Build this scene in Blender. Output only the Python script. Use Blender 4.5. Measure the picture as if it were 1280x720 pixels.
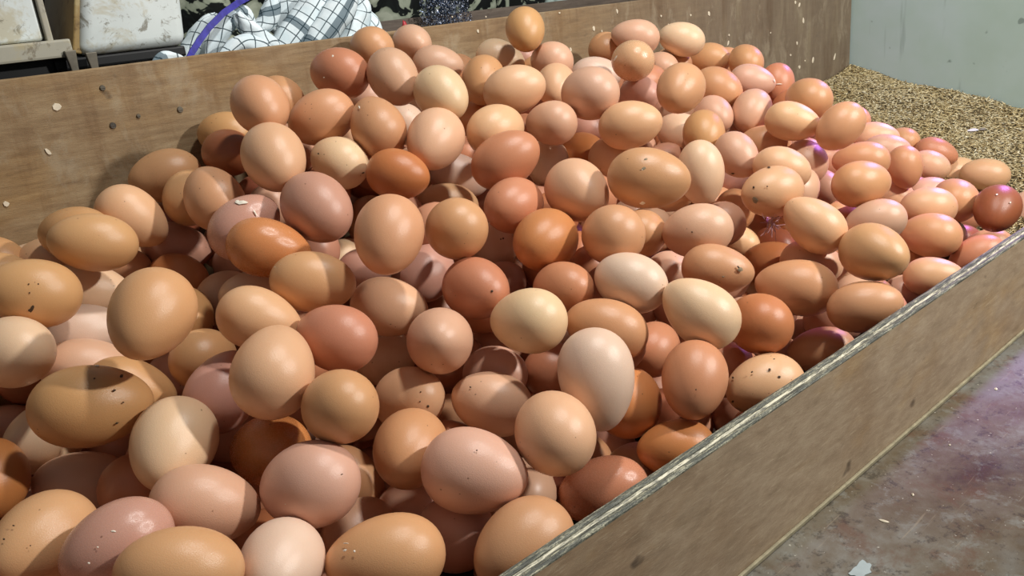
import bpy, bmesh, math, random
import numpy as np
from mathutils import Vector, Matrix, noise

for o in list(bpy.data.objects):
    bpy.data.objects.remove(o, do_unlink=True)
scene = bpy.context.scene
COL = scene.collection
H0 = 1.11                       # camera height above the floor of the market stall

# ------------------------------------------------------------------ camera
R = np.array([0.752515,-0.294052,0.589283,-0.650394,-0.191221,0.735134,-0.103485,-0.936466,-0.335146]).reshape(3, 3)
cam_data = bpy.data.cameras.new('camera')
cam_data.sensor_width = 36.0
cam_data.lens = 36.0 * 1000.0 / 1280.0
cam_data.clip_start = 0.02
cam = bpy.data.objects.new('camera', cam_data)
COL.objects.link(cam)
M = Matrix.Identity(4)
for i in range(3):
    M[i][0] = R[i][0]; M[i][1] = -R[i][1]; M[i][2] = -R[i][2]
M[0][3], M[1][3], M[2][3] = 0.0, 0.0, H0
cam.matrix_world = M
scene.camera = cam

# ------------------------------------------------------------------ light
world = bpy.data.worlds.new('world'); scene.world = world
world.use_nodes = True
wbg = world.node_tree.nodes['Background']
wbg.inputs['Color'].default_value = (0.80, 0.90, 1.0, 1)
wbg.inputs['Strength'].default_value = 0.12
scene.view_settings.view_transform = 'Standard'
scene.view_settings.look = 'None'
scene.view_settings.gamma = 1.0
scene.view_settings.exposure = 0.0
scene.view_settings.use_curve_mapping = False

def lamp(name, loc, power, radius, color):
    d = bpy.data.lights.new(name, 'POINT')
    d.energy = power; d.shadow_soft_size = radius; d.color = color
    o = bpy.data.objects.new(name, d); o.location = loc
    COL.objects.link(o)
    return o
lamp('stall_lamp_front', (0.95, -0.36, H0 + 0.46), 44.0, 0.03, (1.0, 0.965, 0.91))
lamp('stall_lamp_above', (0.56, 0.24, H0 + 0.75), 24.0, 0.04, (1.0, 0.98, 0.94))
d = bpy.data.lights.new('purple_lamp', 'SPOT')
d.energy = 100.0; d.color = (0.62, 0.25, 1.0); d.spot_size = math.radians(22); d.spot_blend = 1.0; d.shadow_soft_size = 0.06
o = bpy.data.objects.new('purple_lamp', d); COL.objects.link(o)
o.location = (2.15, 0.40, H0 + 0.72)
o.rotation_euler = (Vector((0.99, 0.44, H0 - 0.22)) - Vector(o.location)).to_track_quat('-Z', 'Y').to_euler()

# ------------------------------------------------------------------ helpers
def ray(u, v):
    return Vector(R @ np.array([(u - 640.0) / 1000.0, (v - 360.0) / 1000.0, 1.0]))
def atY(u, v, Y):
    r = ray(u, v); r = r * (Y / r.y); return Vector((r.x, r.y, r.z + H0))
def atZ(u, v, z):
    r = ray(u, v); r = r * ((z - H0) / r.z); return Vector((r.x, r.y, z))

def tag(o, label=None, cat=None, group=None, kind=None):
    if label: o['label'] = label
    if cat: o['category'] = cat
    if group: o['group'] = group
    if kind: o['kind'] = kind
    return o
def wloc(o):
    v = Vector(o.location)
    while o.parent:
        o = o.parent; v += Vector(o.location)
    return v
def obj(name, me, mat=None, parent=None):
    if isinstance(me, bmesh.types.BMesh):
        m = bpy.data.meshes.new(name); me.to_mesh(m); me.free(); me = m
    if mat: me.materials.append(mat)
    o = bpy.data.objects.new(name, me); COL.objects.link(o)
    if parent: o.parent = parent; o.matrix_parent_inverse = Matrix.Identity(4); o.location = -wloc(parent)
    return o
def empty(name, loc):
    o = bpy.data.objects.new(name, None); o.location = loc; o.empty_display_size = 0.05
    COL.objects.link(o); return o
def smooth(o, ang=None):
    for p in o.data.polygons: p.use_smooth = True
    return o
def box(x0, x1, y0, y1, z0, z1, bev=0.0, seg=2):
    bm = bmesh.new()
    bmesh.ops.create_cube(bm, size=1.0)
    for v in bm.verts:
        v.co = Vector(((x0 + x1) / 2 + v.co.x * (x1 - x0), (y0 + y1) / 2 + v.co.y * (y1 - y0), (z0 + z1) / 2 + v.co.z * (z1 - z0)))
    if bev: bmesh.ops.bevel(bm, geom=bm.edges[:], offset=bev, segments=seg, affect='EDGES', profile=0.6)
    return bm

def srgb(r, g, b):
    f = lambda c: (c / 255 / 12.92) if c / 255 <= 0.04045 else ((c / 255 + 0.055) / 1.055) ** 2.4
    return (f(r), f(g), f(b), 1.0)

class NT:
    def __init__(s, name):
        s.m = bpy.data.materials.new(name); s.m.use_nodes = True
        s.t = s.m.node_tree; s.n = s.t.nodes
        s.bsdf = s.n['Principled BSDF']; s.tc = s.n.new('ShaderNodeTexCoord')
    def node(s, typ, **kw):
        x = s.n.new(typ)
        for k, v in kw.items():
            if hasattr(x, k): setattr(x, k, v)
        return x
    def link(s, a, b): s.t.links.new(a, b)
    def coords(s, scale=(1, 1, 1), rot=(0, 0, 0), src='Object', loc=(0, 0, 0)):
        m = s.n.new('ShaderNodeMapping'); m.inputs['Scale'].default_value = scale
        m.inputs['Rotation'].default_value = rot; m.inputs['Location'].default_value = loc
        s.link(s.tc.outputs[src], m.inputs['Vector']); return m.outputs['Vector']
    def noise(s, vec, scale=5, detail=4, rough=0.55, dist=0.0):
        n = s.n.new('ShaderNodeTexNoise'); n.inputs['Scale'].default_value = scale
        n.inputs['Detail'].default_value = detail; n.inputs['Roughness'].default_value = rough
        n.inputs['Distortion'].default_value = dist
        if vec is not None: s.link(vec, n.inputs['Vector'])
        return n.outputs['Fac']
    def ramp(s, fac, stops, interp='LINEAR'):
        r = s.n.new('ShaderNodeValToRGB'); cr = r.color_ramp; cr.interpolation = interp
        while len(cr.elements) < len(stops): cr.elements.new(0.5)
        for e, (p, c) in zip(cr.elements, stops):
            e.position = p; e.color = c if len(c) == 4 else (*c, 1)
        s.link(fac, r.inputs['Fac']); return r.outputs['Color']
    def mask(s, fac, lo, hi):
        return s.ramp(fac, [(lo, (0, 0, 0, 1)), (hi, (1, 1, 1, 1))])
    def mix(s, fac, a, b, mode='MIX'):
        m = s.n.new('ShaderNodeMix'); m.data_type = 'RGBA'; m.blend_type = mode
        for sock, val in ((m.inputs[0], fac), (m.inputs[6], a), (m.inputs[7], b)):
            if isinstance(val, (tuple, float, int)): sock.default_value = val
            else: s.link(val, sock)
        return m.outputs[2]
    def math(s, op, a, b=None):
        m = s.n.new('ShaderNodeMath'); m.operation = op
        for k, val in enumerate((a, b)):
            if val is None: continue
            if isinstance(val, (float, int)): m.inputs[k].default_value = val
            else: s.link(val, m.inputs[k])
        return m.outputs[0]
    def bump(s, h, strength=0.3, dist=0.001):
        b = s.n.new('ShaderNodeBump'); b.inputs['Strength'].default_value = strength
        b.inputs['Distance'].default_value = dist; s.link(h, b.inputs['Height'])
        s.link(b.outputs['Normal'], s.bsdf.inputs['Normal'])
    def done(s, color=None, rough=None, **kw):
        if color is not None:
            if isinstance(color, tuple): s.bsdf.inputs['Base Color'].default_value = color
            else: s.link(color, s.bsdf.inputs['Base Color'])
        if rough is not None:
            if isinstance(rough, (float, int)): s.bsdf.inputs['Roughness'].default_value = rough
            else: s.link(rough, s.bsdf.inputs['Roughness'])
        for k, v in kw.items(): s.bsdf.inputs[k.replace('_', ' ')].default_value = v
        return s.m

# ------------------------------------------------------------------ materials
def mat_egg(name, rough=0.37, speck=0.0, wet=False):
    s = NT(name)
    oi = s.n.new('ShaderNodeObjectInfo')
    off = s.n.new('ShaderNodeVectorMath'); off.operation = 'ADD'
    mul = s.math('MULTIPLY', oi.outputs['Random'], 40.0)
    s.link(s.tc.outputs['Object'], off.inputs[0]); s.link(mul, off.inputs[1])
    v = off.outputs[0]
    n1 = s.noise(v, 1.3, 3, 0.5)
    c = s.mix(s.math('MULTIPLY', s.mask(n1, 0.35, 0.7), 0.35), oi.outputs['Color'], s.mix(1.0, oi.outputs['Color'], (0.95, 0.87, 0.80, 1), 'MULTIPLY'))
    n2 = s.noise(v, 26, 3, 0.6)
    c = s.mix(s.math('MULTIPLY', s.mask(n2, 0.55, 0.72), 0.16), c, s.mix(1.0, c, (1.22, 1.2, 1.18, 1), 'MULTIPLY'))
    vo = s.n.new('ShaderNodeTexVoronoi'); vo.inputs['Scale'].default_value = 3.4; s.link(v, vo.inputs['Vector'])
    n3 = s.noise(v, 2.1, 1, 0.5)
    dots = s.math('MULTIPLY', s.math('LESS_THAN', vo.outputs['Distance'], 0.075), s.math('GREATER_THAN', n3, 0.60 if not speck else 0.46))
    c = s.mix(s.math('MULTIPLY', dots, 0.6), c, srgb(96, 62, 38))
    s.bump(s.noise(v, 42, 3, 0.6), 0.10, 0.02)
    r = s.math('ADD', s.math('MULTIPLY', n2, 0.14), rough - 0.07)
    return s.done(c, r, Specular_IOR_Level=0.5, Subsurface_Weight=0.06, Subsurface_Scale=0.01)
EGG = mat_egg('eggshell'); EGG_S = mat_egg('eggshell_specked', speck=1.0); EGG_G = mat_egg('eggshell_glossy', 0.27)
for m_ in (EGG, EGG_S, EGG_G): m_.node_tree.nodes['Principled BSDF'].inputs['Subsurface Radius'].default_value = (0.6, 0.3, 0.15)

def mat_ply(name, base, dark, light, grain_scale=(2.2, 1, 26), stain=(0.35, 0.22, 0.10, 1), vertical=False):
    s = NT(name)
    g = s.noise(s.coords(grain_scale), 9, 7, 0.68, 0.3)
    c = s.ramp(g, [(0.22, dark), (0.5, base), (0.80, light)])
    b1 = s.noise(s.coords((1, 1, 1)), 7.5, 4, 0.6)
    c = s.mix(s.math('MULTIPLY', s.mask(b1, 0.5, 0.68), 0.6), c, s.mix(1.0, c, (0.74, 0.62, 0.5, 1), 'MULTIPLY'))
    vb = s.n.new('ShaderNodeTexVoronoi'); vb.inputs['Scale'].default_value = 1.0; s.link(s.coords((30, 1, 60)), vb.inputs['Vector'])
    sc_ = s.n.new('ShaderNodeSeparateColor'); s.link(vb.outputs['Color'], sc_.inputs[0])
    c = s.mix(s.math('MULTIPLY', sc_.outputs[0], 0.22), c, dark)
    yb = s.noise(s.coords((1, 1, 2), loc=(7, 5, 9)), 9, 4, 0.6)
    c = s.mix(s.math('MULTIPLY', s.mask(yb, 0.52, 0.68), 0.5), c, s.mix(1.0, c, (1.05, 0.88, 0.55, 1), 'MULTIPLY'))
    b2 = s.noise(s.coords((1, 1, 1), loc=(3, 5, 1)), 16, 5, 0.7)
    c = s.mix(s.math('MULTIPLY', s.mask(b2, 0.56, 0.70), 0.30), c, light)
    fine = s.noise(s.coords((9, 9, 60)), 22, 4, 0.7)
    c = s.mix(s.math('MULTIPLY', s.mask(fine, 0.54, 0.75), 0.6), c, dark)
    k = s.noise(s.coords((1, 1, 1.6), loc=(9, 2, 4)), 34, 2, 0.5)
    c = s.mix(s.math('MULTIPLY', s.mask(k, 0.70, 0.76), 0.75), c, srgb(58, 42, 30))
    s.bump(fine, 0.35, 0.0008)
    return s, c
s, c = mat_ply('worn_plywood', srgb(148, 124, 92), srgb(118, 95, 68), srgb(172, 150, 116), (3, 1, 22))
# wear: yellow-brown rubbed streaks on the left, greyer towards the far end
sx = s.n.new('ShaderNodeSeparateXYZ'); s.link(s.tc.outputs['Object'], sx.inputs[0])
far = s.n.new('ShaderNodeMapRange'); far.inputs[1].default_value = 0.55; far.inputs[2].default_value = 1.05
s.link(sx.outputs['X'], far.inputs[0])
vert = s.noise(s.coords((20, 1, 4)), 2.2, 6, 0.7, 0.5)
far_c = s.ramp(vert, [(0.25, srgb(100, 87, 72)), (0.5, srgb(118, 104, 88)), (0.75, srgb(136, 124, 102))])
c = s.mix(s.math('MULTIPLY', far.outputs[0], 0.85), c, far_c)
dr = s.noise(s.coords((16, 1, 2.2), loc=(2, 3, 1)), 2.0, 6, 0.7, 0.4)
c = s.mix(s.math('MULTIPLY', s.mask(dr, 0.52, 0.66), 0.5), c, s.mix(1.0, c, (0.62, 0.50, 0.40, 1), 'MULTIPLY'))
dl = s.noise(s.coords((10, 1, 5), loc=(8, 3, 5)), 3.0, 6, 0.7, 0.4)
c = s.mix(s.math('MULTIPLY', s.mask(dl, 0.54, 0.66), 0.35), c, srgb(176, 164, 140))
BACK = s.done(c, 0.62, Specular_IOR_Level=0.35)
s, c = mat_ply('front_plywood', srgb(166, 145, 120), srgb(134, 115, 92), srgb(188, 170, 144), (4, 1, 14))
sf = s.noise(s.coords((7, 1, 80), rot=(0, 0.06, 0)), 9, 5, 0.75)
c = s.mix(s.math('MULTIPLY', s.mask(sf, 0.56, 0.68), 0.4), c, srgb(206, 190, 162))
FRONT = s.done(c, 0.5, Specular_IOR_Level=0.4)
s, c = mat_ply('dark_plywood', srgb(96, 84, 74), srgb(70, 60, 52), srgb(118, 106, 94))
PLANK = s.done(c, 0.6)

def mat_edge():
    s = NT('weathered_board_edge')
    g = s.noise(s.coords((16, 200, 60)), 3.6, 6, 0.72, 0.3)
    c = s.ramp(g, [(0.38, srgb(66, 68, 60)), (0.50, srgb(108, 110, 98)), (0.56, srgb(160, 158, 136)), (0.66, srgb(206, 202, 172))])
    p = s.noise(s.coords((60, 220, 60)), 9, 4, 0.75)
    c = s.mix(s.math('MULTIPLY', s.mask(p, 0.48, 0.56), 0.8), c, srgb(66, 68, 60))
    s.bump(g, 0.6, 0.0015)
    return s.done(c, 0.45, Specular_IOR_Level=0.5)
EDGE = mat_edge()
def mat_edge_light():
    s = NT('bare_wood_ply_layer')
    g = s.noise(s.coords((22, 200, 60)), 3.4, 5, 0.7, 0.5)
    c = s.ramp(g, [(0.40, srgb(96, 94, 82)), (0.47, srgb(160, 156, 134)), (0.56, srgb(222, 216, 190))])
    s.bump(g, 0.5, 0.001)
    return s.done(c, 0.45, Specular_IOR_Level=0.5)
EDGE_L = mat_edge_light()

def mat_panel():
    s = NT('blue_grey_painted_panel')
    a = s.noise(s.coords((1, 1, 1)), 5, 4, 0.6)
    c = s.ramp(a, [(0.3, srgb(160, 180, 170)), (0.5, srgb(170, 189, 184)), (0.7, srgb(180, 195, 198))])
    st = s.noise(s.coords((1, 22, 2.2)), 2.6, 3, 0.6)
    c = s.mix(s.math('MULTIPLY', s.mask(st, 0.60, 0.70), 0.35), c, srgb(108, 124, 118))
    sp = s.noise(s.coords((1, 1, 1), loc=(4, 1, 7)), 46, 2, 0.5)
    c = s.mix(s.math('MULTIPLY', s.mask(sp, 0.70, 0.75), 0.6), c, srgb(86, 100, 94))
    return s.done(c, 0.4, Specular_IOR_Level=0.4)
PANEL = mat_panel()

def mat_table():
    s = NT('worn_grey_tabletop')
    a = s.noise(s.coords((1, 1, 1)), 9, 9, 0.68, 0.35)
    c = s.ramp(a, [(0.32, srgb(66, 50, 36)), (0.44, srgb(92, 80, 62)), (0.53, srgb(106, 98, 84)), (0.64, srgb(128, 128, 120))])
    bl = s.noise(s.coords((1, 1, 1), loc=(6, 1, 3)), 5, 5, 0.6)
    c = s.mix(s.math('MULTIPLY', s.mask(bl, 0.50, 0.60), 0.55), c, srgb(120, 124, 122))
    b = s.noise(s.coords((1, 1, 1), loc=(2, 7, 0)), 17, 7, 0.68, 0.3)
    c = s.mix(s.math('MULTIPLY', s.mask(b, 0.54, 0.62), 0.55), c, srgb(92, 62, 42))
    e = s.noise(s.coords((1, 1, 1), loc=(5, 3, 2)), 55, 7, 0.75, 0.3)
    c = s.mix(s.math('MULTIPLY', s.mask(e, 0.54, 0.64), 0.35), c, srgb(140, 144, 140))
    g = s.noise(s.coords((1, 1, 1), loc=(8, 8, 2)), 90, 6, 0.78)
    c = s.mix(s.math('MULTIPLY', s.mask(g, 0.54, 0.63), 0.6), c, srgb(44, 38, 32))
    sp = s.noise(s.coords((1, 1, 1), loc=(1, 4, 9)), 260, 3, 0.6)
    c = s.mix(s.math('MULTIPLY', s.mask(sp, 0.68, 0.72), 0.7), c, srgb(190, 186, 172))
    sc = s.noise(s.coords((5, 90, 1), rot=(0, 0, 0.25)), 3, 3, 0.6)
    c = s.mix(s.math('MULTIPLY', s.mask(sc, 0.64, 0.70), 0.3), c, srgb(164, 150, 126))
    s.bump(e, 0.3, 0.001)
    return s.done(c, s.math('ADD', s.math('MULTIPLY', b, 0.3), 0.3), Specular_IOR_Level=0.35)
TABLE = mat_table()

def mat_simple(name, col, rough=0.5, nscale=20, var=0.25, metallic=0.0, spec=0.4, bumpd=0.0):
    s = NT(name)
    n = s.noise(s.coords(), nscale, 4, 0.6)
    dk = tuple([x * (1 - var) for x in col[:3]] + [1]); lt = tuple([min(1, x * (1 + var)) for x in col[:3]] + [1])
    c = s.ramp(n, [(0.3, dk), (0.7, lt)])
    if bumpd: s.bump(n, 0.4, bumpd)
    return s.done(c, rough, Metallic=metallic, Specular_IOR_Level=spec)
BLACK = mat_simple('black_plastic', srgb(16, 18, 20), 0.5, 12, 0.4)
SCREW = mat_simple('dull_steel', srgb(120, 116, 108), 0.35, 200, 0.3, 0.8)
BEAD = mat_simple('pale_wood_bead', srgb(150, 142, 116), 0.6, 90, 0.3)
SHELL = mat_simple('dried_shell_chip', srgb(226, 214, 190), 0.6, 300, 0.08)
FLOOR = mat_simple('dark_concrete', srgb(70, 66, 62), 0.8, 6, 0.3)
LEG = mat_simple('dark_painted_wood', srgb(70, 60, 50), 0.6, 18, 0.3)
BLUE = mat_simple('blue_strap_weave', srgb(58, 54, 150), 0.6, 160, 0.3)
RED = mat_simple('red_plastic', srgb(190, 60, 66), 0.4, 100, 0.2)
HUSKLONG = mat_simple('straw', srgb(222, 210, 160), 0.6, 60, 0.1)
FEATHER = mat_simple('downy_feather', srgb(186, 150, 158), 0.8, 90, 0.15)
LBLUE = mat_simple('pale_blue_cloth', srgb(168, 196, 204), 0.8, 30, 0.2, bumpd=0.002)
PAINT = mat_simple('pale_dried_paint', srgb(158, 170, 170), 0.5, 60, 0.12)
METAL = mat_simple('grey_metal_foot', srgb(110, 104, 92), 0.45, 60, 0.3, 0.4)

def mat_housing(name, base, dirtc):
    s = NT(name)
    a = s.noise(s.coords(), 18, 5, 0.65)
    c = s.ramp(a, [(0.3, tuple([x * 0.86 for x in base[:3]] + [1])), (0.6, base)])
    d1 = s.noise(s.coords((1, 1, 1), loc=(3, 2, 6)), 26, 5, 0.7, 0.5)
    c = s.mix(s.math('MULTIPLY', s.mask(d1, 0.53, 0.64), 0.6), c, srgb(178, 164, 122))
    d2 = s.noise(s.coords((1, 1, 1), loc=(1, 8, 3)), 70, 5, 0.75, 0.6)
    c = s.mix(s.math('MULTIPLY', s.mask(d2, 0.56, 0.64), 0.75), c, dirtc)
    return s.done(c, 0.42, Specular_IOR_Level=0.4)
HOUSE = mat_housing('grimy_white_plastic', srgb(220, 228, 226), srgb(112, 104, 84))
YELLOWED = mat_housing('yellowed_plastic', srgb(158, 132, 84), srgb(104, 80, 48))
LIP = mat_housing('beige_plastic_lip', srgb(172, 168, 152), srgb(120, 110, 92))
BROWNPL = mat_simple('brown_grimy_plastic', srgb(84, 62, 48), 0.5, 40, 0.35)  # brown standing in for the shade of the gap beside the housing

def mat_check():
    s = NT('checked_towel_cloth')
    m = s.coords((1, 1, 1), src='UV')
    sp = s.n.new('ShaderNodeSeparateXYZ'); s.link(m, sp.inputs[0])
    def lines(ch, period, w, offs=0.0):
        f = s.math('FRACT', s.math('ADD', s.math('DIVIDE', sp.outputs[ch], period), offs))
        return s.math('LESS_THAN', f, w)
    lx = lines('X', 0.0135, 0.085); ly = lines('Y', 0.0135, 0.085)
    ln = s.math('MAXIMUM', lx, ly)
    bx = lines('X', 0.108, 0.10, 0.3); by = lines('Y', 0.135, 0.08, 0.15)
    band = s.math('MAXIMUM', bx, by)
    n = s.noise(s.coords(), 60, 3, 0.6)
    c = s.ramp(n, [(0.3, srgb(212, 228, 234)), (0.7, srgb(236, 245, 248))])
    c = s.mix(s.math('MULTIPLY', band, 0.85), c, srgb(92, 110, 120))
    c = s.mix(s.math('MULTIPLY', ln, 0.9), c, srgb(28, 52, 62))
    w = s.noise(s.coords((1, 1, 1), src='UV'), 900, 2, 0.6)
    s.bump(w, 0.4, 0.0006)
    return s.done(c, 0.85, Specular_IOR_Level=0.15)
CHECK = mat_check()
def mat_camo():
    s = NT('leaf_patterned_cloth')
    vv = s.coords((1, 1, 1.2))
    n = s.noise(vv, 27, 3, 0.55, 1.1)
    c = s.ramp(n, [(0.44, srgb(10, 14, 13)), (0.50, srgb(22, 28, 26)), (0.52, srgb(136, 144, 126)), (0.7, srgb(178, 184, 166))])
    return s.done(c, 0.8, Specular_IOR_Level=0.2)
CAMO = mat_camo()
def mat_tinsel():
    s = NT('glittering_blue_black_tinsel')
    v = s.coords()
    vo = s.n.new('ShaderNodeTexVoronoi'); vo.inputs['Scale'].default_value = 420; s.link(v, vo.inputs['Vector'])
    sep = s.n.new('ShaderNodeSeparateColor'); s.link(vo.outputs['Color'], sep.inputs[0])
    c = s.ramp(sep.outputs[0], [(0.0, srgb(20, 30, 50)), (0.45, srgb(70, 86, 118)), (0.7, srgb(140, 154, 180)), (0.86, srgb(235, 240, 250))], 'CONSTANT')
    return s.done(c, 0.3, Metallic=0.3)
TINSEL = mat_tinsel()
def mat_husk(name, stops):
    s = NT(name)
    g = s.n.new('ShaderNodeNewGeometry')
    c = s.ramp(g.outputs['Random Per Island'], stops)
    n = s.noise(s.coords(), 9, 3, 0.6)
    c = s.mix(s.math('MULTIPLY', s.mask(n, 0.42, 0.62), 0.5), c, s.mix(1.0, c, (0.95, 0.88, 0.66, 1), 'MULTIPLY'))
    return s.done(c, 0.6, Specular_IOR_Level=0.3)
HUSK = mat_husk('rice_husk', [(0.0, srgb(120, 98, 64)), (0.2, srgb(178, 158, 116)), (0.6, srgb(212, 195, 152)), (0.88, srgb(232, 220, 184)), (1.0, srgb(248, 242, 218))])
HUSKBASE = mat_simple('husk_bed', srgb(92, 80, 56), 0.8, 160, 0.4)

# ------------------------------------------------------------------ structure: floor
fl = obj('floor', box(-3, 5, -3, 5, -0.05, 0.0), FLOOR); tag(fl, kind='structure', label='dark concrete floor under the table', cat='floor')

# ------------------------------------------------------------------ table
TT = H0 - 0.360
table = empty('table', (0.6, 0.2, 0)); tag(table, 'low table with a worn, stained grey-brown top that carries the egg bin', 'table')
obj('tabletop', box(-0.6, 2.1, -0.55, 0.755, TT - 0.03, TT, 0.002), TABLE, table)
for x in (-0.5, 2.0):
    for y in (-0.45, 0.68):
        obj('leg', box(x - 0.03, x + 0.03, y - 0.03, y + 0.03, 0, TT - 0.03, 0.003), LEG, table)

# ------------------------------------------------------------------ egg bin
YF, YB = 0.257, 0.737
ZT, ZB = H0 - 0.2535, H0 - 0.0155
XL, XR = -0.27, 1.42
bin_ = empty('egg_bin', (0.6, 0.5, TT)); tag(bin_, 'long shallow plywood bin full of brown eggs', 'bin')
obj('bottom_panel', box(XL, XR, YF, YB, TT + 0.0005, TT + 0.008), mat_simple('soiled_bin_bottom', srgb(52, 38, 28), .8, 20, .3), bin_)  # brown darkened to stand for the shade in gaps between eggs
def ripple_board(x0, x1, y0, y1, z0, z1, amp, n=120):
    bm = bmesh.new(); rng = random.Random(5)
    prev = None
    for i in range(n + 1):
        x = x0 + (x1 - x0) * i / n
        dz = amp * (noise.noise(Vector((x * 9, y0, 0))) + 0.6 * noise.noise(Vector((x * 40, y0, 3))))
        b = 0.0012
        vs = [bm.verts.new(p) for p in ((x, y0, z0), (x, y0, z1 - b + dz), (x, y0 + b, z1 + dz), (x, y1 - b, z1 + dz), (x, y1, z1 - b + dz), (x, y1, z0))]
        if prev:
            for k in range(6):
                bm.faces.new((prev[k], prev[(k + 1) % 6], vs[(k + 1) % 6], vs[k]))
        else: bm.faces.new(vs)
        prev = vs
    bm.faces.new(prev[::-1]); bmesh.ops.recalc_face_normals(bm, faces=bm.faces[:])
    return bm
back = obj('back_board', ripple_board(XL, XR - 0.0035, YB, YB + 0.011, TT + 0.0005, ZB, 0.0004), BACK, bin_)
obj('end_panel', box(XR, XR + 0.009, YF - 0.011, YB + 0.011, TT + 0.0005, H0 + 0.03, 0.001), PANEL, bin_)
obj('side_panel', box(XL - 0.011, XL, YF - 0.011, YB + 0.011, TT + 0.0005, ZB - 0.05, 0.001), FRONT, bin_)
front = obj('front_board', box(XL, XR, YF - 0.011, YF, TT + 0.0005, ZT - 0.0022), FRONT, bin_)
front['label'] = 'low front board with a worn plywood edge'
# the worn top edge: three long uneven veneer layers
lay = [(YF - 0.0112, YF - 0.0068, 0.0000, EDGE, 'edge_veneer'), (YF - 0.0066, YF - 0.0044, -0.0003, EDGE_L, 'edge_veneer'), (YF - 0.0042, YF + 0.0004, 0.0002, EDGE, 'edge_veneer')]
for (a0, a1, dz, mt, nm) in lay:
    bmv = ripple_board(XL, XR, a0, a1, ZT - 0.0022, ZT + dz, 0.0006, 420)
    obj(nm, bmv, mt, bin_)
obj('base_bead', box(XL, XR, YF - 0.0135, YF - 0.0112, TT + 0.0005, TT + 0.0035, 0.0006), BEAD, bin_)
# screws and pits in the back board, dried chips of shell
def screw(u, v, r):
    p = atY(u, v, YB); bm = bmesh.new()
    bmesh.ops.create_cone(bm, cap_ends=True, segments=14, radius1=r, radius2=r * 0.75, depth=0.0016)
    bmesh.ops.rotate(bm, verts=bm.verts[:], cent=(0, 0, 0), matrix=Matrix.Rotation(math.radians(90), 3, 'X'))
    sl = bmesh.ops.create_cube(bm, size=1.0)['verts']
    for w in sl: w.co = Vector((w.co.x * r * 1.3, w.co.y * 0.0006 - 0.0010, w.co.z * r * 0.22))
    bmesh.ops.translate(bm, verts=bm.verts[:], vec=p - Vector((0, 0.0004, 0)))
    return bm
for (u, v, r, m_) in ((141, 157, 0.0030, SCREW), (225, 137, 0.0030, METAL), (128, 110, 0.0026, METAL), (173, 145, 0.0020, METAL)):
    obj('screw', screw(u, v, r), m_, back)
rng = random.Random(11)
def chip(u, v, w, h, tilt):
    p = atY(u, v, YB); k = 0.001 * (YB / ray(u, v).y)
    bm = bmesh.new(); n = 7; top = []; bot = []
    for i in range(n):
        a = i / n * 2 * math.pi; rr = 0.5 * rng.uniform(0.75, 1.1)
        x = math.cos(a) * w * rr; z = math.sin(a) * h * rr
        x, z = x * math.cos(tilt) - z * math.sin(tilt), x * math.sin(tilt) + z * math.cos(tilt)
        top.append(bm.verts.new(p + Vector((x * k * 0.9, -0.0009, z * k)) * 1.0))
        bot.append(bm.verts.new(p + Vector((x * k * 1.05, -0.0001, z * k * 1.1))))
    bm.faces.new(top); bm.faces.new(bot[::-1])
    for i in range(n): bm.faces.new((top[i], bot[i], bot[(i + 1) % n], top[(i + 1) % n]))
    bmesh.ops.recalc_face_normals(bm, faces=bm.faces[:])
    return bm
for (u, v, w, h, t) in ((71, 134, 12, 9, 0), (60, 190, 5, 10, .5), (8, 255, 7, 7, 0), (597, 39, 4, 5, 0), (607, 21, 2, 2, 0), (742, 36, 4, 6, 0), (752, 39, 2, 3, 0), (771, 14, 3, 6, 0),
        (835, 33, 4, 6, -.4), (826, 20, 3, 3, 0), (863, 19, 3, 3, 0), (886, 17, 4, 6, 0), (910, 54, 3, 6, -.5), (911, 44, 3, 3, 0), (963, 41, 2, 2, 0), (994, 3, 3, 5, 0), (999, 6, 3, 6, -.5),
        (1004, 26, 4, 7, 0), (996, 54, 3, 5, 0), (988, 69, 3, 3, 0), (1016, 75, 4, 9, -.3), (1006, 76, 2, 2, 0), (999, 84, 5, 4, 0), (1043, 71, 3, 8, -.5), (713, 62, 3, 5, 0), (565, 21, 2, 2, 0), (699, 16, 3, 2, 0)):
    obj('shell_chip', chip(u, v, w, h, t), SHELL, back)

# ------------------------------------------------------------------ eggs
def egg_mesh(name, seg=40, rings=26, k=0.13):
    bm = bmesh.new(); rows = []
    for i in range(1, rings):
        th = math.pi * i / rings; r = math.sin(th) * (1 - k * math.cos(th)) ; z = math.cos(th)
        rows.append([bm.verts.new((z, r * math.cos(2 * math.pi * j / seg), r * math.sin(2 * math.pi * j / seg))) for j in range(seg)])
    t = bm.verts.new((1, 0, 0)); b = bm.verts.new((-1, 0, 0))
    for j in range(seg):
        bm.faces.new((t, rows[0][j], rows[0][(j + 1) % seg])); bm.faces.new((b, rows[-1][(j + 1) % seg], rows[-1][j]))
        for a, c_ in zip(rows, rows[1:]): bm.faces.new((a[j], c_[j], c_[(j + 1) % seg], a[(j + 1) % seg]))
    bmesh.ops.recalc_face_normals(bm, faces=bm.faces[:])
    m = bpy.data.meshes.new(name); bm.to_mesh(m); bm.free()
    mr = max(math.hypot(v.co.y, v.co.z) for v in m.vertices)
    for v in m.vertices: v.co.y /= mr; v.co.z /= mr
    for p in m.polygons: p.use_smooth = True
    return m
EM = [egg_mesh('egg', k=0.10), egg_mesh('egg', k=0.16), egg_mesh('egg', k=0.05)]
for m_ in EM: m_.materials.append(EGG)
CC = {'c': (230, 196, 160), 'w': (226, 196, 172), 't': (208, 158, 110), 'l': (224, 178, 138), 'm': (210, 156, 114), 'o': (198, 128, 78),
      'r': (202, 138, 104), 'p': (215, 170, 142), 'v': (200, 150, 130), 'd': (158, 92, 64)}
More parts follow.
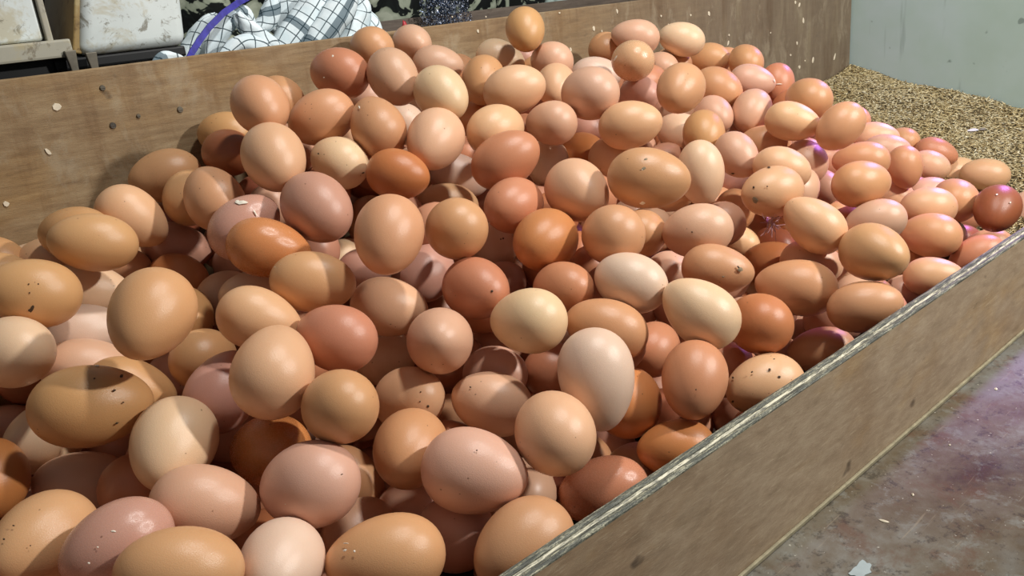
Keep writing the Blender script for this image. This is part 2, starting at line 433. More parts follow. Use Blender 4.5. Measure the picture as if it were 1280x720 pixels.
# x, y, z (m), half width (mm), length ratio, heading and tilt of the long axis (deg), shell tone, marks, label
EGGS = [
(0.4229,0.7040,1.0813,20.96,1.290,78.6,0.3,'m','','half-hidden peach-brown round egg just up and right of the reddish egg below the towel'),
(0.4754,0.7098,1.0796,19.80,1.290,-103.0,-0.3,'p','','half-hidden pinkish round egg up and left of the tilted cream egg'),
(0.3628,0.6643,1.0657,22.59,1.290,108.7,10.3,'r','','reddish-peach egg high in the pile near the checked towel'),
(0.3909,0.6204,1.0583,21.82,1.290,-96.2,-43.6,'p','','pinkish left-leaning egg just left of the tilted cream egg'),
(0.4741,0.6692,1.0584,19.80,1.290,-43.1,-5.8,'p','','half-hidden pinkish sideways egg just above the tilted cream egg'),
(0.5291,0.7105,1.0440,20.50,1.290,-126.7,4.3,'m','','buried peach-brown round egg just up and right of the tilted cream egg'),
(0.4056,0.5722,1.0421,21.84,1.290,-94.8,-29.1,'c','','cream egg tilted down to the right near the top left'),
(0.3717,0.5428,1.0105,23.45,1.290,-146.8,-20.5,'l','','peach round egg just below the tilted cream egg'),
(0.4225,0.6675,1.0103,19.80,1.290,87.5,-2.7,'w','','half-hidden whitish pink round egg just down and left of the tilted cream egg'),
(0.4871,0.6165,1.0422,20.60,1.290,-142.2,-36.9,'m','','half-hidden peach-brown upright egg just left of the broad light peach egg'),
(0.5646,0.6810,1.0540,19.80,1.350,-41.1,-21.0,'c','','half-hidden pale cream sideways egg just up and left of the broad light peach egg'),
(0.4827,0.5670,1.0350,21.79,1.333,-39.5,9.0,'l','','broad light peach egg lying high in the pile'),
(0.5616,0.6337,1.0818,19.80,1.290,-128.4,-36.7,'t','','tan egg perched highest of all against the back board'),
(0.5826,0.6226,1.0488,19.80,1.290,85.8,7.0,'p','','half-hidden pinkish sideways egg just down and right of the topmost tan egg'),
(0.6032,0.6633,1.0339,20.50,1.290,90.3,0.4,'m','','buried peach-brown sideways egg just up and right of the broad light peach egg'),
(0.6197,0.7091,1.0477,20.50,1.290,-107.4,1.1,'v','','buried mauve-brown round egg just above the broad light peach egg'),
(0.5554,0.5891,1.0273,19.80,1.290,-136.5,-24.8,'l','','half-hidden peach round egg just left of the large pinkish top egg'),
(0.5314,0.5204,1.0249,23.80,1.290,82.0,-1.9,'p','','large pinkish egg high in the pile under a whitish one'),
(0.6586,0.6332,1.0245,19.80,1.420,-46.6,-5.4,'w','','half-hidden whitish pink sideways egg just above the large pinkish top egg'),
(0.4915,0.5326,1.0045,19.80,1.290,98.3,-0.8,'p','','pinkish sideways egg just down and left of the large pinkish top egg'),
(0.4342,0.5398,1.0080,21.98,1.290,7.3,3.8,'l','','peach sideways egg just above the tilted reddish egg'),
(0.4875,0.6319,1.0025,20.50,1.290,-105.2,4.7,'o','','buried orange-brown round egg just up and left of the tilted reddish egg'),
(0.5096,0.6721,1.0212,20.50,1.290,76.5,-3.0,'m','','buried peach-brown round egg just right of the tilted cream egg'),
(0.4120,0.5039,0.9895,22.22,1.353,-34.7,23.5,'r','','reddish brown egg tilted up, lying across two pale eggs'),
(0.4252,0.5894,0.9649,20.51,1.357,-40.3,-21.4,'w','','half-hidden whitish pink sideways egg just left of the tilted reddish egg'),
(0.5026,0.5539,0.9636,19.80,1.290,-145.2,-32.1,'w','','half-hidden whitish pink upright egg just right of the tilted reddish egg'),
(0.5466,0.5506,0.9658,19.80,1.290,-88.7,3.6,'o','','half-hidden orange-brown sideways egg below the large pinkish top egg'),
(0.5387,0.5017,0.9640,19.85,1.290,-82.9,-14.7,'l','','half-hidden peach sideways egg just up and left of the dirt-smeared egg'),
(0.4309,0.4417,0.9650,23.80,1.290,-105.8,-15.9,'l','','peach left-leaning egg just up and right of the rich orange egg'),
(0.3914,0.4750,0.9594,22.06,1.290,-159.8,4.7,'r','','reddish brown round egg below the tilted reddish egg'),
(0.3830,0.4324,0.9395,23.43,1.290,-158.1,3.0,'o','','rich orange-brown egg with two bright highlights in mid pile'),
(0.3202,0.4568,0.9616,22.11,1.290,71.6,-12.3,'m','','peach-brown round egg just right of the tall peach-brown egg'),
(0.3945,0.5703,0.9473,19.80,1.420,142.5,11.9,'l','','half-hidden peach sideways egg just up and right of the tall peach-brown egg'),
(0.2600,0.4473,0.9742,22.95,1.290,-138.0,-30.8,'m','','tall peach-brown egg standing on end in the middle left'),
(0.3466,0.6274,0.9379,19.80,1.290,-147.3,-21.8,'m','','half-hidden peach-brown right-leaning egg just up and left of the tall peach-brown egg'),
(0.4027,0.5217,0.9130,19.80,1.290,35.7,35.5,'p','','half-hidden pinkish upright egg just down and left of the round reddish egg'),
(0.3269,0.5333,0.9929,19.80,1.290,-55.5,-12.4,'o','','orange-brown sideways egg just above the tall peach-brown egg'),
(0.3055,0.5865,1.0033,20.70,1.290,100.8,15.8,'c','','small cream egg with fine dark speckles near the dark red-brown one'),
(0.2508,0.5256,0.9856,23.80,1.290,-89.1,-23.7,'v','','big rounded mauve-pink egg below the small speckled cream egg'),
(0.2476,0.5746,1.0186,23.36,1.290,-104.9,-30.7,'l','','peach upright egg just right of the dark red egg on the left'),
(0.3411,0.5774,1.0261,22.22,1.290,77.0,39.6,'m','','peach-brown left-leaning egg just up and right of the speckled cream egg'),
(0.3141,0.6183,1.0362,21.92,1.303,155.0,-17.3,'m','','peach-brown right-leaning egg just above the speckled cream egg'),
(0.2637,0.6173,1.0534,21.99,1.290,-100.7,-24.0,'m','','smooth peach-brown egg high at the left of the heap'),
(0.3234,0.7106,1.0497,19.80,1.290,87.6,27.4,'m','','half-hidden peach-brown left-leaning egg just up and right of the high left smooth egg'),
(0.2677,0.7123,1.0260,19.80,1.290,135.5,5.4,'t','','half-hidden tan sideways egg just above the dark red egg on the left'),
(0.2520,0.6731,1.0152,19.80,1.290,-75.4,0.9,'d','','dark red-brown egg low against the back board on the left'),
(0.2080,0.6083,0.9942,21.91,1.290,84.4,35.6,'m','','peach-brown left-leaning egg just up and left of the cracked mauve egg'),
(0.2049,0.6550,0.9898,19.80,1.290,56.2,31.0,'t','','half-hidden tan upright egg just up and left of the cracked mauve egg'),
(0.2040,0.6986,1.0031,22.10,1.333,164.4,-4.7,'m','','half-hidden peach-brown sideways egg left of the dark red egg on the left'),
(0.1575,0.6459,0.9859,21.32,1.314,-26.0,-48.7,'l','','peach left-leaning egg just up and right of the golden sideways egg'),
(0.1159,0.5921,0.9859,19.80,1.420,165.2,17.7,'t','','smooth golden tan egg lying sideways near the left back board'),
(0.1146,0.6342,0.9859,19.80,1.290,142.1,6.8,'t','','half-hidden tan sideways egg just up and left of the golden sideways egg'),
(0.1907,0.6690,0.9495,19.80,1.420,-21.2,-21.6,'v','','half-hidden mauve-brown sideways egg just above the large golden egg'),
(0.2045,0.7089,0.9617,20.50,1.290,-85.3,6.4,'d','','buried dark red round egg left of the cracked mauve egg'),
(0.1671,0.7092,0.9286,20.50,1.290,108.2,-4.7,'l','','buried peach round egg just above the large golden egg'),
(0.1460,0.6696,0.9403,19.80,1.290,99.8,-7.7,'m','','half-hidden peach-brown round egg just up and left of the large golden egg'),
(0.1754,0.6331,0.9332,19.80,1.290,111.9,20.7,'o','','half-hidden orange-brown left-leaning egg just up and right of the large golden egg'),
(0.2100,0.5630,0.9768,21.55,1.297,-13.5,28.6,'v','w','greyish mauve egg with a cracked white patch on top'),
(0.2078,0.5208,0.9674,20.47,1.420,-27.7,-22.1,'o','s','glossy orange-brown egg lying in front of the cracked mauve egg'),
(0.2150,0.4774,0.9494,20.20,1.395,-28.9,-15.1,'t','','tan sideways egg just down and right of the glossy orange egg'),
(0.1966,0.5956,0.9189,21.00,1.290,35.9,-3.3,'p','','half-hidden pinkish round egg just down and left of the glossy orange egg'),
(0.1719,0.4702,0.9384,19.80,1.371,-32.0,-30.8,'l','','peach sideways egg just above the large upright peach egg'),
(0.2043,0.5532,0.9260,19.80,1.391,156.0,11.7,'c','','half-hidden pale cream sideways egg just below the glossy orange egg'),
(0.2011,0.4295,0.9262,20.82,1.290,115.0,9.1,'r','','smooth reddish-pink egg right behind the large upright peach egg'),
(0.1544,0.4184,0.9260,23.47,1.290,48.7,22.6,'l','','large light peach egg standing upright left of centre'),
(0.1699,0.3753,0.9099,20.60,1.290,84.8,-20.6,'m','','peach-brown round egg just down and right of the large upright peach egg'),
(0.2664,0.4735,0.9150,21.11,1.324,-36.2,-18.4,'l','','peach sideways egg just up and right of the smooth reddish-pink egg'),
(0.2692,0.4934,0.8688,19.80,1.290,2.1,-3.5,'c','','half-hidden pale cream sideways egg just up and left of the black-dotted peach egg'),
(0.2387,0.4181,0.8713,21.65,1.290,-83.1,21.5,'l','','light peach egg with black dots above a brown round egg'),
(0.2092,0.3754,0.8637,22.65,1.290,-134.6,2.4,'m','','peach-brown round egg just below the black-dotted peach egg'),
(0.2173,0.3220,0.8668,23.80,1.290,-59.8,-4.9,'p','','largest pinkish egg lying sideways near the bottom middle of the photo'),
(0.2617,0.3025,0.8788,22.70,1.290,61.3,-2.3,'l','','light peach round egg with small specks above the front board gap'),
(0.2757,0.3779,0.8660,20.88,1.300,133.1,19.8,'p','','pinkish sideways egg just above the big sideways pinkish egg'),
(0.3100,0.3143,0.8891,23.41,1.354,-127.2,-63.2,'w','','tall whitish-pink egg standing on end above the front board'),
(0.3506,0.3277,0.8520,22.43,1.290,37.3,-0.6,'o','','half-hidden orange-brown round egg just down and right of the tall whitish egg'),
(0.3708,0.2881,0.8721,20.91,1.290,-150.4,-31.5,'r','','reddish upright egg beside the dark gap by the front board'),
(0.4380,0.2803,0.8425,22.15,1.290,156.6,-0.1,'l','','peach egg with brown spots leaning on the front board'),
(0.4956,0.3587,0.8089,19.80,1.290,92.1,3.1,'l','','half-hidden peach sideways egg just right of the upright reddish egg'),
(0.4640,0.3022,0.8756,21.82,1.290,61.6,-10.8,'o','','orange-brown egg with tiny dots beside the slanting cream egg'),
(0.4034,0.3070,0.9036,21.30,1.325,110.2,35.7,'c','','pale cream egg slanting down to the right above the front board'),
(0.3917,0.3566,0.9184,20.62,1.290,108.6,15.3,'w','','whitish pink sideways egg just up and left of the slanting cream egg'),
(0.3579,0.3501,0.8967,20.51,1.395,125.5,19.8,'m','','peach-brown sideways egg just above the tall whitish egg'),
(0.3106,0.3754,0.9128,21.53,1.290,104.2,-8.4,'c','','pale cream egg in mid pile with a hard shadow edge'),
(0.3652,0.3968,0.9135,19.80,1.290,-93.9,12.7,'r','','reddish brown round egg just up and right of the shadow-edged cream egg'),
(0.3115,0.4279,0.9242,21.85,1.290,-95.6,1.5,'r','','reddish brown round egg just up and left of the shadow-edged cream egg'),
(0.2588,0.4026,0.9102,21.65,1.290,-122.7,22.7,'p','','pinkish round egg just up and right of the black-dotted peach egg'),
(0.3226,0.5060,0.9174,20.68,1.290,-149.6,-17.8,'v','','half-hidden mauve-brown right-leaning egg just down and right of the tall peach-brown egg'),
(0.3052,0.4092,0.8658,20.25,1.290,-83.5,14.2,'p','','half-hidden pinkish sideways egg just down and left of the shadow-edged cream egg'),
(0.3506,0.3959,0.8556,20.40,1.290,1.7,-6.5,'r','','half-hidden reddish brown sideways egg just left of the tall whitish egg'),
(0.4289,0.3709,0.8499,20.21,1.290,24.4,3.4,'r','','half-hidden reddish brown round egg just up and left of the upright reddish egg'),
(0.5307,0.4370,0.8686,19.80,1.290,-119.5,17.3,'p','','half-hidden pinkish round egg just up and left of the slanting cream egg'),
(0.4959,0.3595,0.8962,19.80,1.420,-57.2,-8.8,'m','','peach-brown egg with a crusty patch on its right end'),
(0.5152,0.3925,0.9180,22.32,1.294,128.9,-5.4,'p','','pinkish sideways egg just up and left of the crusty-patched egg'),
(0.6409,0.4427,0.8635,19.80,1.290,-95.4,10.4,'l','','half-hidden peach sideways egg just up and right of the crusty-patched egg'),
(0.4142,0.3936,0.9412,22.42,1.290,68.0,-13.4,'m','','peach-brown round egg just down and left of the dirt-smeared egg'),
(0.5002,0.4389,0.9129,20.50,1.290,41.3,-16.5,'m','','half-hidden peach-brown round egg just below the dirt-smeared egg'),
(0.4566,0.3915,0.9748,22.88,1.368,-51.4,-8.8,'m','','big peach-brown egg with a black dirt smear on its upper side'),
(0.5926,0.4801,0.9247,19.80,1.290,-86.3,5.1,'l','','half-hidden peach sideways egg just down and right of the dirt-smeared egg'),
(0.5815,0.4377,0.9485,20.84,1.414,-126.3,-77.0,'c','','pale cream upright egg just right of the dirt-smeared egg'),
(0.5345,0.4763,0.9979,21.08,1.333,-47.5,5.2,'l','','peach sideways egg just above the dirt-smeared egg'),
(0.6899,0.5453,0.9589,22.31,1.290,93.3,20.0,'c','','half-hidden pale cream left-leaning egg just up and right of the dirt-smeared egg'),
(0.6703,0.4996,0.9640,21.09,1.290,-138.0,-34.7,'t','','half-hidden tan upright egg up and right of the dirt-smeared egg'),
(0.7420,0.5386,0.9700,19.80,1.290,-112.5,-20.8,'p','','half-hidden pinkish left-leaning egg up and right of the dirt-smeared egg'),
(0.6147,0.4841,1.0166,22.48,1.290,-157.4,-15.4,'m','','peach-brown round egg below the cream egg on the back board'),
(0.7804,0.5618,0.9923,23.80,1.290,-83.2,-23.6,'m','','half-hidden peach-brown left-leaning egg left of the wet cracked reddish egg'),
(0.7054,0.6016,1.0095,21.40,1.290,-6.8,-0.5,'r','','half-hidden reddish brown sideways egg just down and right of the wet streaked peach egg'),
(0.6657,0.5764,1.0032,19.80,1.290,-105.0,2.9,'v','','half-hidden mauve-brown round egg just below the wet streaked peach egg'),
(0.6938,0.6415,1.0010,20.50,1.290,33.3,26.4,'r','','buried reddish brown round egg just right of the large pinkish top egg'),
(0.6491,0.5716,1.0401,20.65,1.290,71.3,-1.3,'l','w','shiny wet peach egg with white streaks near the back board'),
(0.7355,0.6409,1.0574,19.80,1.420,130.3,13.5,'p','','half-hidden pinkish sideways egg just above the wet streaked peach egg'),
(0.7319,0.6854,1.0447,20.50,1.290,43.1,-3.7,'m','','buried peach-brown round egg just up and left of the wet streaked peach egg'),
(0.8068,0.6306,1.0469,19.80,1.420,126.9,17.3,'c','','pale cream egg high against the back board, glinting at its tip'),
(0.8222,0.6561,1.0162,20.96,1.290,-98.9,0.3,'m','','half-hidden peach-brown sideways egg just below the cream egg on the back board'),
(0.7810,0.6429,1.0157,19.80,1.290,-104.2,1.3,'p','','half-hidden pinkish round egg just right of the wet streaked peach egg'),
(0.8655,0.6318,1.0155,21.13,1.290,-91.7,-0.8,'m','','half-hidden peach-brown sideways egg just down and right of the cream egg on the back board'),
(0.9049,0.6324,1.0036,20.50,1.290,-107.3,-28.1,'m','','buried peach-brown left-leaning egg left of the wet cracked reddish egg'),
(0.8661,0.5816,1.0126,19.80,1.290,60.6,20.0,'m','','half-hidden peach-brown round egg up and left of the wet cracked reddish egg'),
(0.8803,0.5470,0.9841,19.80,1.290,-137.3,-59.5,'r','','wet reddish egg with a crack line touching the back board'),
(0.8370,0.5537,0.9929,19.80,1.368,-58.0,-12.2,'p','','half-hidden pinkish sideways egg just left of the wet cracked reddish egg'),
(0.7775,0.5150,0.9691,21.22,1.290,-167.5,-34.5,'p','','half-hidden pinkish upright egg just down and left of the wet cracked reddish egg'),
(0.7932,0.4567,0.9810,22.01,1.290,64.0,7.4,'m','','peach-brown egg where the pile meets husks and back board'),
(0.7491,0.4478,0.9651,19.80,1.420,-61.7,-14.8,'l','','peach sideways egg just down and left of the peach egg at husk corner'),
(0.7592,0.4869,0.9383,19.80,1.400,122.1,2.9,'m','','half-hidden peach-brown sideways egg just above the scuffed peach egg'),
(0.6601,0.4538,0.9477,19.80,1.290,-105.1,-36.0,'p','','half-hidden pinkish left-leaning egg just up and left of the scuffed peach egg'),
(0.7894,0.5501,0.9424,20.50,1.290,-108.5,5.8,'p','','buried pinkish round egg up and left of the scuffed peach egg'),
(0.7388,0.5169,0.9019,20.50,1.290,65.4,15.6,'v','','buried mauve-brown left-leaning egg just left of the scuffed peach egg'),
(0.6711,0.4647,0.8898,20.27,1.290,33.6,14.9,'m','','half-hidden peach-brown round egg just down and left of the scuffed peach egg'),
(0.6983,0.5055,0.8823,20.50,1.290,-144.1,14.8,'m','','buried peach-brown round egg left of the scuffed peach egg'),
(0.6606,0.4055,0.9383,20.11,1.333,-62.3,-16.8,'l','','half-hidden peach sideways egg just above the scuffed peach egg'),
(0.6151,0.3870,0.9286,22.65,1.290,161.0,2.4,'l','','light peach egg with scuffed lower side just above the feather wisp'),
(0.7591,0.4391,0.9233,21.65,1.290,47.8,21.1,'p','','half-hidden pinkish round egg just up and right of the scuffed peach egg'),
(0.7837,0.4360,0.8890,20.50,1.290,-117.9,11.0,'p','','buried pinkish round egg just above the peach egg by the feather'),
(0.7465,0.3714,0.9083,22.63,1.290,-28.9,-1.6,'m','','peach-brown sideways egg just up and right of the peach egg by the feather'),
(0.8354,0.4176,0.9095,20.79,1.420,116.3,1.3,'m','','half-hidden peach-brown sideways egg up and right of the peach egg by the feather'),
(0.7563,0.4004,0.9611,20.54,1.290,149.6,-40.4,'m','','peach-brown right-leaning egg just down and right of the peach egg at husk corner'),
(1.0194,0.5228,0.9166,21.00,1.290,-118.4,6.5,'m','','half-hidden peach-brown round egg down and right of the peach egg at husk corner'),
(1.0000,0.4813,0.9011,19.80,1.389,-64.6,-1.8,'l','','half-hidden peach sideways egg left of the reddish egg on the husks'),
(1.1506,0.5164,0.8654,20.50,1.290,70.9,-6.6,'m','','buried peach-brown sideways egg just left of the reddish egg on the husks'),
(0.9712,0.4539,0.8921,19.80,1.420,-65.2,-1.3,'p','','half-hidden pinkish sideways egg left of the reddish egg on the husks'),
(1.1453,0.4661,0.8545,19.80,1.420,-71.7,-18.2,'r','','reddish egg resting alone against the husk bedding'),
(1.1086,0.4579,0.8445,19.80,1.310,-72.1,-19.8,'l','','peach sideways egg just down and left of the reddish egg on the husks'),
(0.9477,0.4201,0.8790,19.80,1.300,-118.7,-74.3,'m','','peach-brown upright egg just down and left of the reddish egg on the husks'),
(0.9547,0.4353,0.8387,19.80,1.290,80.1,0.0,'l','','half-hidden peach sideways egg above the big golden egg at right'),
(1.1301,0.4763,0.8134,20.50,1.290,175.1,12.0,'l','','buried peach round egg just down and left of the reddish egg on the husks'),
(1.0270,0.4234,0.8295,19.80,1.290,-49.7,16.2,'p','','half-hidden pinkish sideways egg below the reddish egg on the husks'),
(0.9470,0.3620,0.8469,23.80,1.290,42.4,10.8,'m','','peach-brown round egg just down and left of the long tan egg by husks'),
(0.8884,0.3659,0.8504,22.87,1.290,128.5,3.2,'l','','peach sideways egg up and right of the big golden egg at right'),
(0.8503,0.3456,0.8321,23.80,1.290,97.3,1.5,'m','','peach-brown sideways egg just right of the big golden egg at right'),
(0.9297,0.3113,0.8450,23.37,1.290,-166.5,-21.0,'d','','dark red-brown egg beside the far end of the front board'),
(1.1543,0.4055,0.8274,21.46,1.420,108.4,4.2,'l','','long tan egg lying by the husks at the right edge'),
(1.3193,0.4313,0.7984,21.58,1.290,68.0,21.2,'c','','half-hidden pale cream left-leaning egg just right of the long tan egg by husks'),
(1.1761,0.4482,0.8235,20.50,1.290,-29.7,8.4,'l','','buried peach sideways egg just left of the long tan egg by husks'),
(1.2754,0.3998,0.7809,19.80,1.290,18.6,25.3,'r','','half-hidden reddish brown upright egg just up and right of the dark egg at far board'),
(1.1328,0.3440,0.7874,19.80,1.420,-152.7,-74.4,'p','','half-hidden pinkish upright egg just right of the dark egg at far board'),
(0.9778,0.3344,0.7863,19.80,1.400,113.0,-12.8,'m','','half-hidden peach-brown sideways egg just below the dark egg at far board'),
(0.8724,0.3069,0.8095,19.80,1.420,121.1,-31.7,'r','','reddish brown right-leaning egg down and left of the dark egg at far board'),
(1.0018,0.3693,0.7806,20.50,1.290,-21.6,-11.1,'d','','buried dark red sideways egg down and left of the dark egg at far board'),
(0.6089,0.2894,0.8898,23.23,1.290,-110.1,-0.6,'t','','big golden tan egg overlapping a pink-lit one on the right'),
(0.8636,0.3767,0.7970,23.16,1.290,17.6,26.2,'m','','half-hidden peach-brown upright egg just right of the big golden egg at right'),
(0.7287,0.3476,0.8777,20.60,1.370,119.9,-15.1,'p','','pinkish sideways egg just above the big golden egg at right'),
(0.6083,0.3424,0.9068,21.03,1.387,106.0,38.4,'l','','light peach egg slanting beside the wisp of feather'),
(0.8289,0.4327,0.8455,19.80,1.290,-19.3,-10.9,'t','','half-hidden tan sideways egg just right of the peach egg by the feather'),
(0.6207,0.3513,0.8665,20.46,1.310,-63.5,-8.9,'l','','half-hidden peach sideways egg just up and right of the large tan sideways egg'),
(0.5782,0.3405,0.8597,23.80,1.420,117.9,6.7,'m','','large tan egg lying sideways behind the front board on the right'),
(0.6308,0.3963,0.8563,19.80,1.420,-56.3,4.5,'o','','half-hidden orange-brown sideways egg just up and left of the large tan sideways egg'),
(0.5829,0.2832,0.8535,20.40,1.406,-58.5,13.9,'m','','peach-brown egg tucked against the front board, right of the large tan one'),
(0.7958,0.3175,0.8075,19.80,1.420,-67.1,3.4,'l','','peach sideways egg right of the big golden egg at right'),
(0.8078,0.3469,0.7796,19.80,1.290,-44.0,-4.8,'p','','half-hidden pinkish sideways egg just right of the egg tucked at the board'),
(0.5880,0.3213,0.8026,19.89,1.420,123.3,-10.1,'m','','sideways orange-peach egg cut off by the front board edge'),
(0.6401,0.3720,0.7851,19.80,1.290,153.9,11.9,'p','','half-hidden pinkish sideways egg just up and left of the sideways egg at board'),
(0.6880,0.3783,0.7865,20.50,1.290,165.5,15.2,'r','','buried reddish brown sideways egg just down and right of the large tan sideways egg'),
(0.7393,0.3864,0.8181,20.50,1.290,169.7,14.6,'l','','buried peach round egg just down and left of the big golden egg at right'),
(0.7294,0.4805,0.8526,20.50,1.290,-113.3,13.1,'r','','buried reddish brown round egg just down and left of the scuffed peach egg'),
(0.7168,0.4308,0.8608,20.50,1.290,72.5,-12.2,'m','','buried peach-brown sideways egg just left of the peach egg by the feather'),
(0.6748,0.4223,0.8551,20.50,1.290,-112.3,14.2,'d','','buried dark red round egg just up and left of the large tan sideways egg'),
(0.3490,0.2866,0.8315,19.80,1.290,138.5,5.5,'o','','orange-brown egg half hidden behind the front board near the dark gap'),
(0.3021,0.3081,0.8164,20.62,1.420,142.4,-10.0,'r','s','mauve-red egg with one strong highlight against the front board'),
(0.2131,0.2796,0.8414,22.74,1.290,175.9,-8.3,'m','','pinkish-brown egg at the bottom, cut off by the front board'),
(0.1521,0.3169,0.8500,21.72,1.420,150.8,4.8,'m','','long orange-peach egg lying along the bottom edge'),
(0.2104,0.3402,0.8204,22.61,1.290,-97.8,29.8,'v','','half-hidden mauve-brown round egg just below the big sideways pinkish egg'),
(0.2157,0.3973,0.8053,19.80,1.290,-61.6,8.9,'p','','half-hidden pinkish sideways egg just up and right of the long egg at bottom edge'),
(0.2297,0.4413,0.7944,20.50,1.290,98.3,-20.0,'w','','buried whitish pink round egg just above the long egg at bottom edge'),
(0.1731,0.3911,0.8164,19.80,1.290,17.8,4.1,'p','','half-hidden pinkish right-leaning egg just up and left of the long egg at bottom edge'),
(0.1409,0.3691,0.8768,23.36,1.290,115.5,-18.0,'p','','large pinkish egg with a few pale flecks, bottom left of centre'),
(0.1972,0.4394,0.8197,19.80,1.294,86.6,57.2,'m','','half-hidden peach-brown left-leaning egg just right of the large flecked pinkish egg'),
(0.2356,0.4868,0.7816,20.50,1.290,-138.5,-26.3,'v','','buried mauve-brown upright egg just right of the large flecked pinkish egg'),
(0.1466,0.4343,0.8699,21.87,1.290,107.2,-13.1,'o','s','half-hidden orange-brown round egg just up and left of the large flecked pinkish egg'),
(0.1069,0.3394,0.8603,21.00,1.290,-125.6,11.1,'w','','whitish pink round egg just below the large flecked pinkish egg'),
(0.1498,0.4843,0.7884,20.50,1.290,-64.1,11.1,'l','','buried peach sideways egg just down and left of the large flecked pinkish egg'),
(0.0940,0.3963,0.8764,20.82,1.367,-28.0,-23.9,'p','','broad pinkish-cream egg above the bottom tan egg'),
(0.0972,0.4443,0.8929,23.74,1.290,-126.1,-13.0,'c','','pale cream upright egg beside the pitted tan-orange egg'),
(0.0629,0.3407,0.8832,19.80,1.420,156.5,19.0,'t','','big tan egg filling the bottom left edge of the photo'),
(0.0478,0.3821,0.8856,19.98,1.308,175.9,-5.3,'v','w','wet mauve-tan egg with a cracked rim at bottom left'),
(0.0219,0.4227,0.8818,22.41,1.290,-141.5,8.1,'t','','tan right-leaning egg just left of the wet cracked tan egg'),
(0.0577,0.5165,0.8548,20.97,1.420,160.7,24.6,'p','','pinkish sideways egg just up and left of the wet cracked tan egg'),
(0.0700,0.4862,0.9159,23.80,1.389,-13.2,-12.4,'t','','largest tan-orange egg on its side at left with dark pits'),
(0.0987,0.5206,0.9034,19.80,1.420,-23.9,-30.4,'t','','half-hidden tan sideways egg just up and right of the pitted tan-orange egg'),
(0.0494,0.5578,0.8773,21.72,1.290,-143.8,0.1,'c','','half-hidden pale cream right-leaning egg just down and left of the pitted tan-orange egg'),
(0.0128,0.5197,0.8819,21.44,1.290,72.6,13.5,'o','','deep orange egg cut off by the left photo edge'),
(0.0343,0.7101,0.8536,19.80,1.290,74.9,12.9,'t','','tan round egg just above the orange egg at left edge'),
(0.0474,0.5461,0.9421,21.86,1.290,-74.2,9.2,'c','','pale cream round egg just below the scarred tan egg'),
(0.0699,0.5746,0.9674,21.99,1.302,167.0,23.0,'t','','tan egg with a dark scar mark near the left edge'),
(0.1123,0.6277,0.9446,19.80,1.420,-16.1,-22.2,'c','','half-hidden pale cream sideways egg just below the golden sideways egg'),
(0.0941,0.5987,0.9252,19.80,1.420,-11.5,-8.2,'w','','half-hidden whitish pink sideways egg just down and right of the scarred tan egg'),
(0.0853,0.5633,0.9114,19.80,1.420,-14.7,-16.9,'p','','half-hidden pinkish sideways egg just above the pitted tan-orange egg'),
(0.1094,0.4662,0.9639,23.26,1.290,-134.8,-21.7,'t','','large golden tan egg standing tilted on the left side'),
(0.1547,0.5685,0.9227,19.80,1.290,56.8,22.5,'t','','half-hidden tan upright egg just right of the large golden egg'),
(0.1490,0.5256,0.9048,20.63,1.290,43.2,-15.4,'t','','half-hidden tan round egg just down and right of the large golden egg'),
(0.1419,0.4793,0.8983,21.80,1.290,28.5,30.6,'v','','half-hidden mauve-brown right-leaning egg just left of the large upright peach egg'),
(0.1428,0.5821,0.8757,20.50,1.290,111.3,-7.8,'v','','buried mauve-brown round egg just above the upright cream egg'),
(0.0953,0.5946,0.8186,20.50,1.290,-52.2,1.3,'r','','buried reddish brown sideways egg just down and left of the upright cream egg'),
(0.0960,0.5461,0.8122,20.50,1.290,-71.8,14.8,'r','','buried reddish brown round egg just left of the broad pinkish-cream egg'),
(0.0671,0.6874,0.9676,19.80,1.290,111.5,25.7,'t','','half-hidden tan left-leaning egg just up and left of the scarred tan egg'),
(0.0610,0.6444,0.9651,19.80,1.290,-27.4,-10.3,'t','','half-hidden tan sideways egg just left of the scarred tan egg'),
(0.0970,0.7146,0.9517,20.50,1.420,169.2,14.3,'c','','buried pale cream sideways egg just above the scarred tan egg'),
(0.0980,0.6703,0.9609,20.50,1.290,-65.5,2.5,'l','','buried peach round egg just up and right of the scarred tan egg'),
(0.0725,0.6733,0.8657,20.50,1.290,-59.5,3.7,'p','','buried pinkish sideways egg just left of the pitted tan-orange egg'),
(0.3287,0.5018,0.8184,20.50,1.290,-93.7,18.7,'v','','buried mauve-brown round egg just right of the black-dotted peach egg'),
(0.2786,0.4262,0.8335,20.50,1.290,-74.8,12.8,'m','','buried peach-brown sideways egg just above the big sideways pinkish egg'),
(0.3427,0.3710,0.7918,20.50,1.290,87.3,-23.2,'m','','buried peach-brown round egg just up and left of the shiny mauve-red egg'),
(0.3825,0.3843,0.7815,20.50,1.290,79.5,-25.1,'v','','buried mauve-brown round egg just above the shiny mauve-red egg'),
(0.3489,0.3208,0.8008,20.50,1.290,94.6,-20.7,'l','','buried peach sideways egg just up and right of the shiny mauve-red egg'),
(0.3036,0.3573,0.7983,20.50,1.290,-84.0,20.8,'d','','buried dark red sideways egg just left of the shiny mauve-red egg'),
(0.2987,0.5998,0.9163,20.50,1.290,172.9,5.4,'c','','buried pale cream sideways egg just down and left of the tall peach-brown egg'),
(0.2938,0.5541,0.9170,20.50,1.290,-87.2,9.9,'v','','buried mauve-brown round egg just down and left of the tall peach-brown egg'),
(0.2730,0.6807,0.9714,20.50,1.290,99.2,-4.1,'d','','buried dark red round egg just up and right of the cracked mauve egg'),
(0.4110,0.7086,1.0326,20.50,1.290,93.8,-0.5,'p','','buried pinkish round egg just down and right of the reddish egg below the towel'),
(0.3854,0.7086,0.9986,20.50,1.290,86.6,-3.8,'l','','buried peach round egg just up and right of the speckled cream egg'),
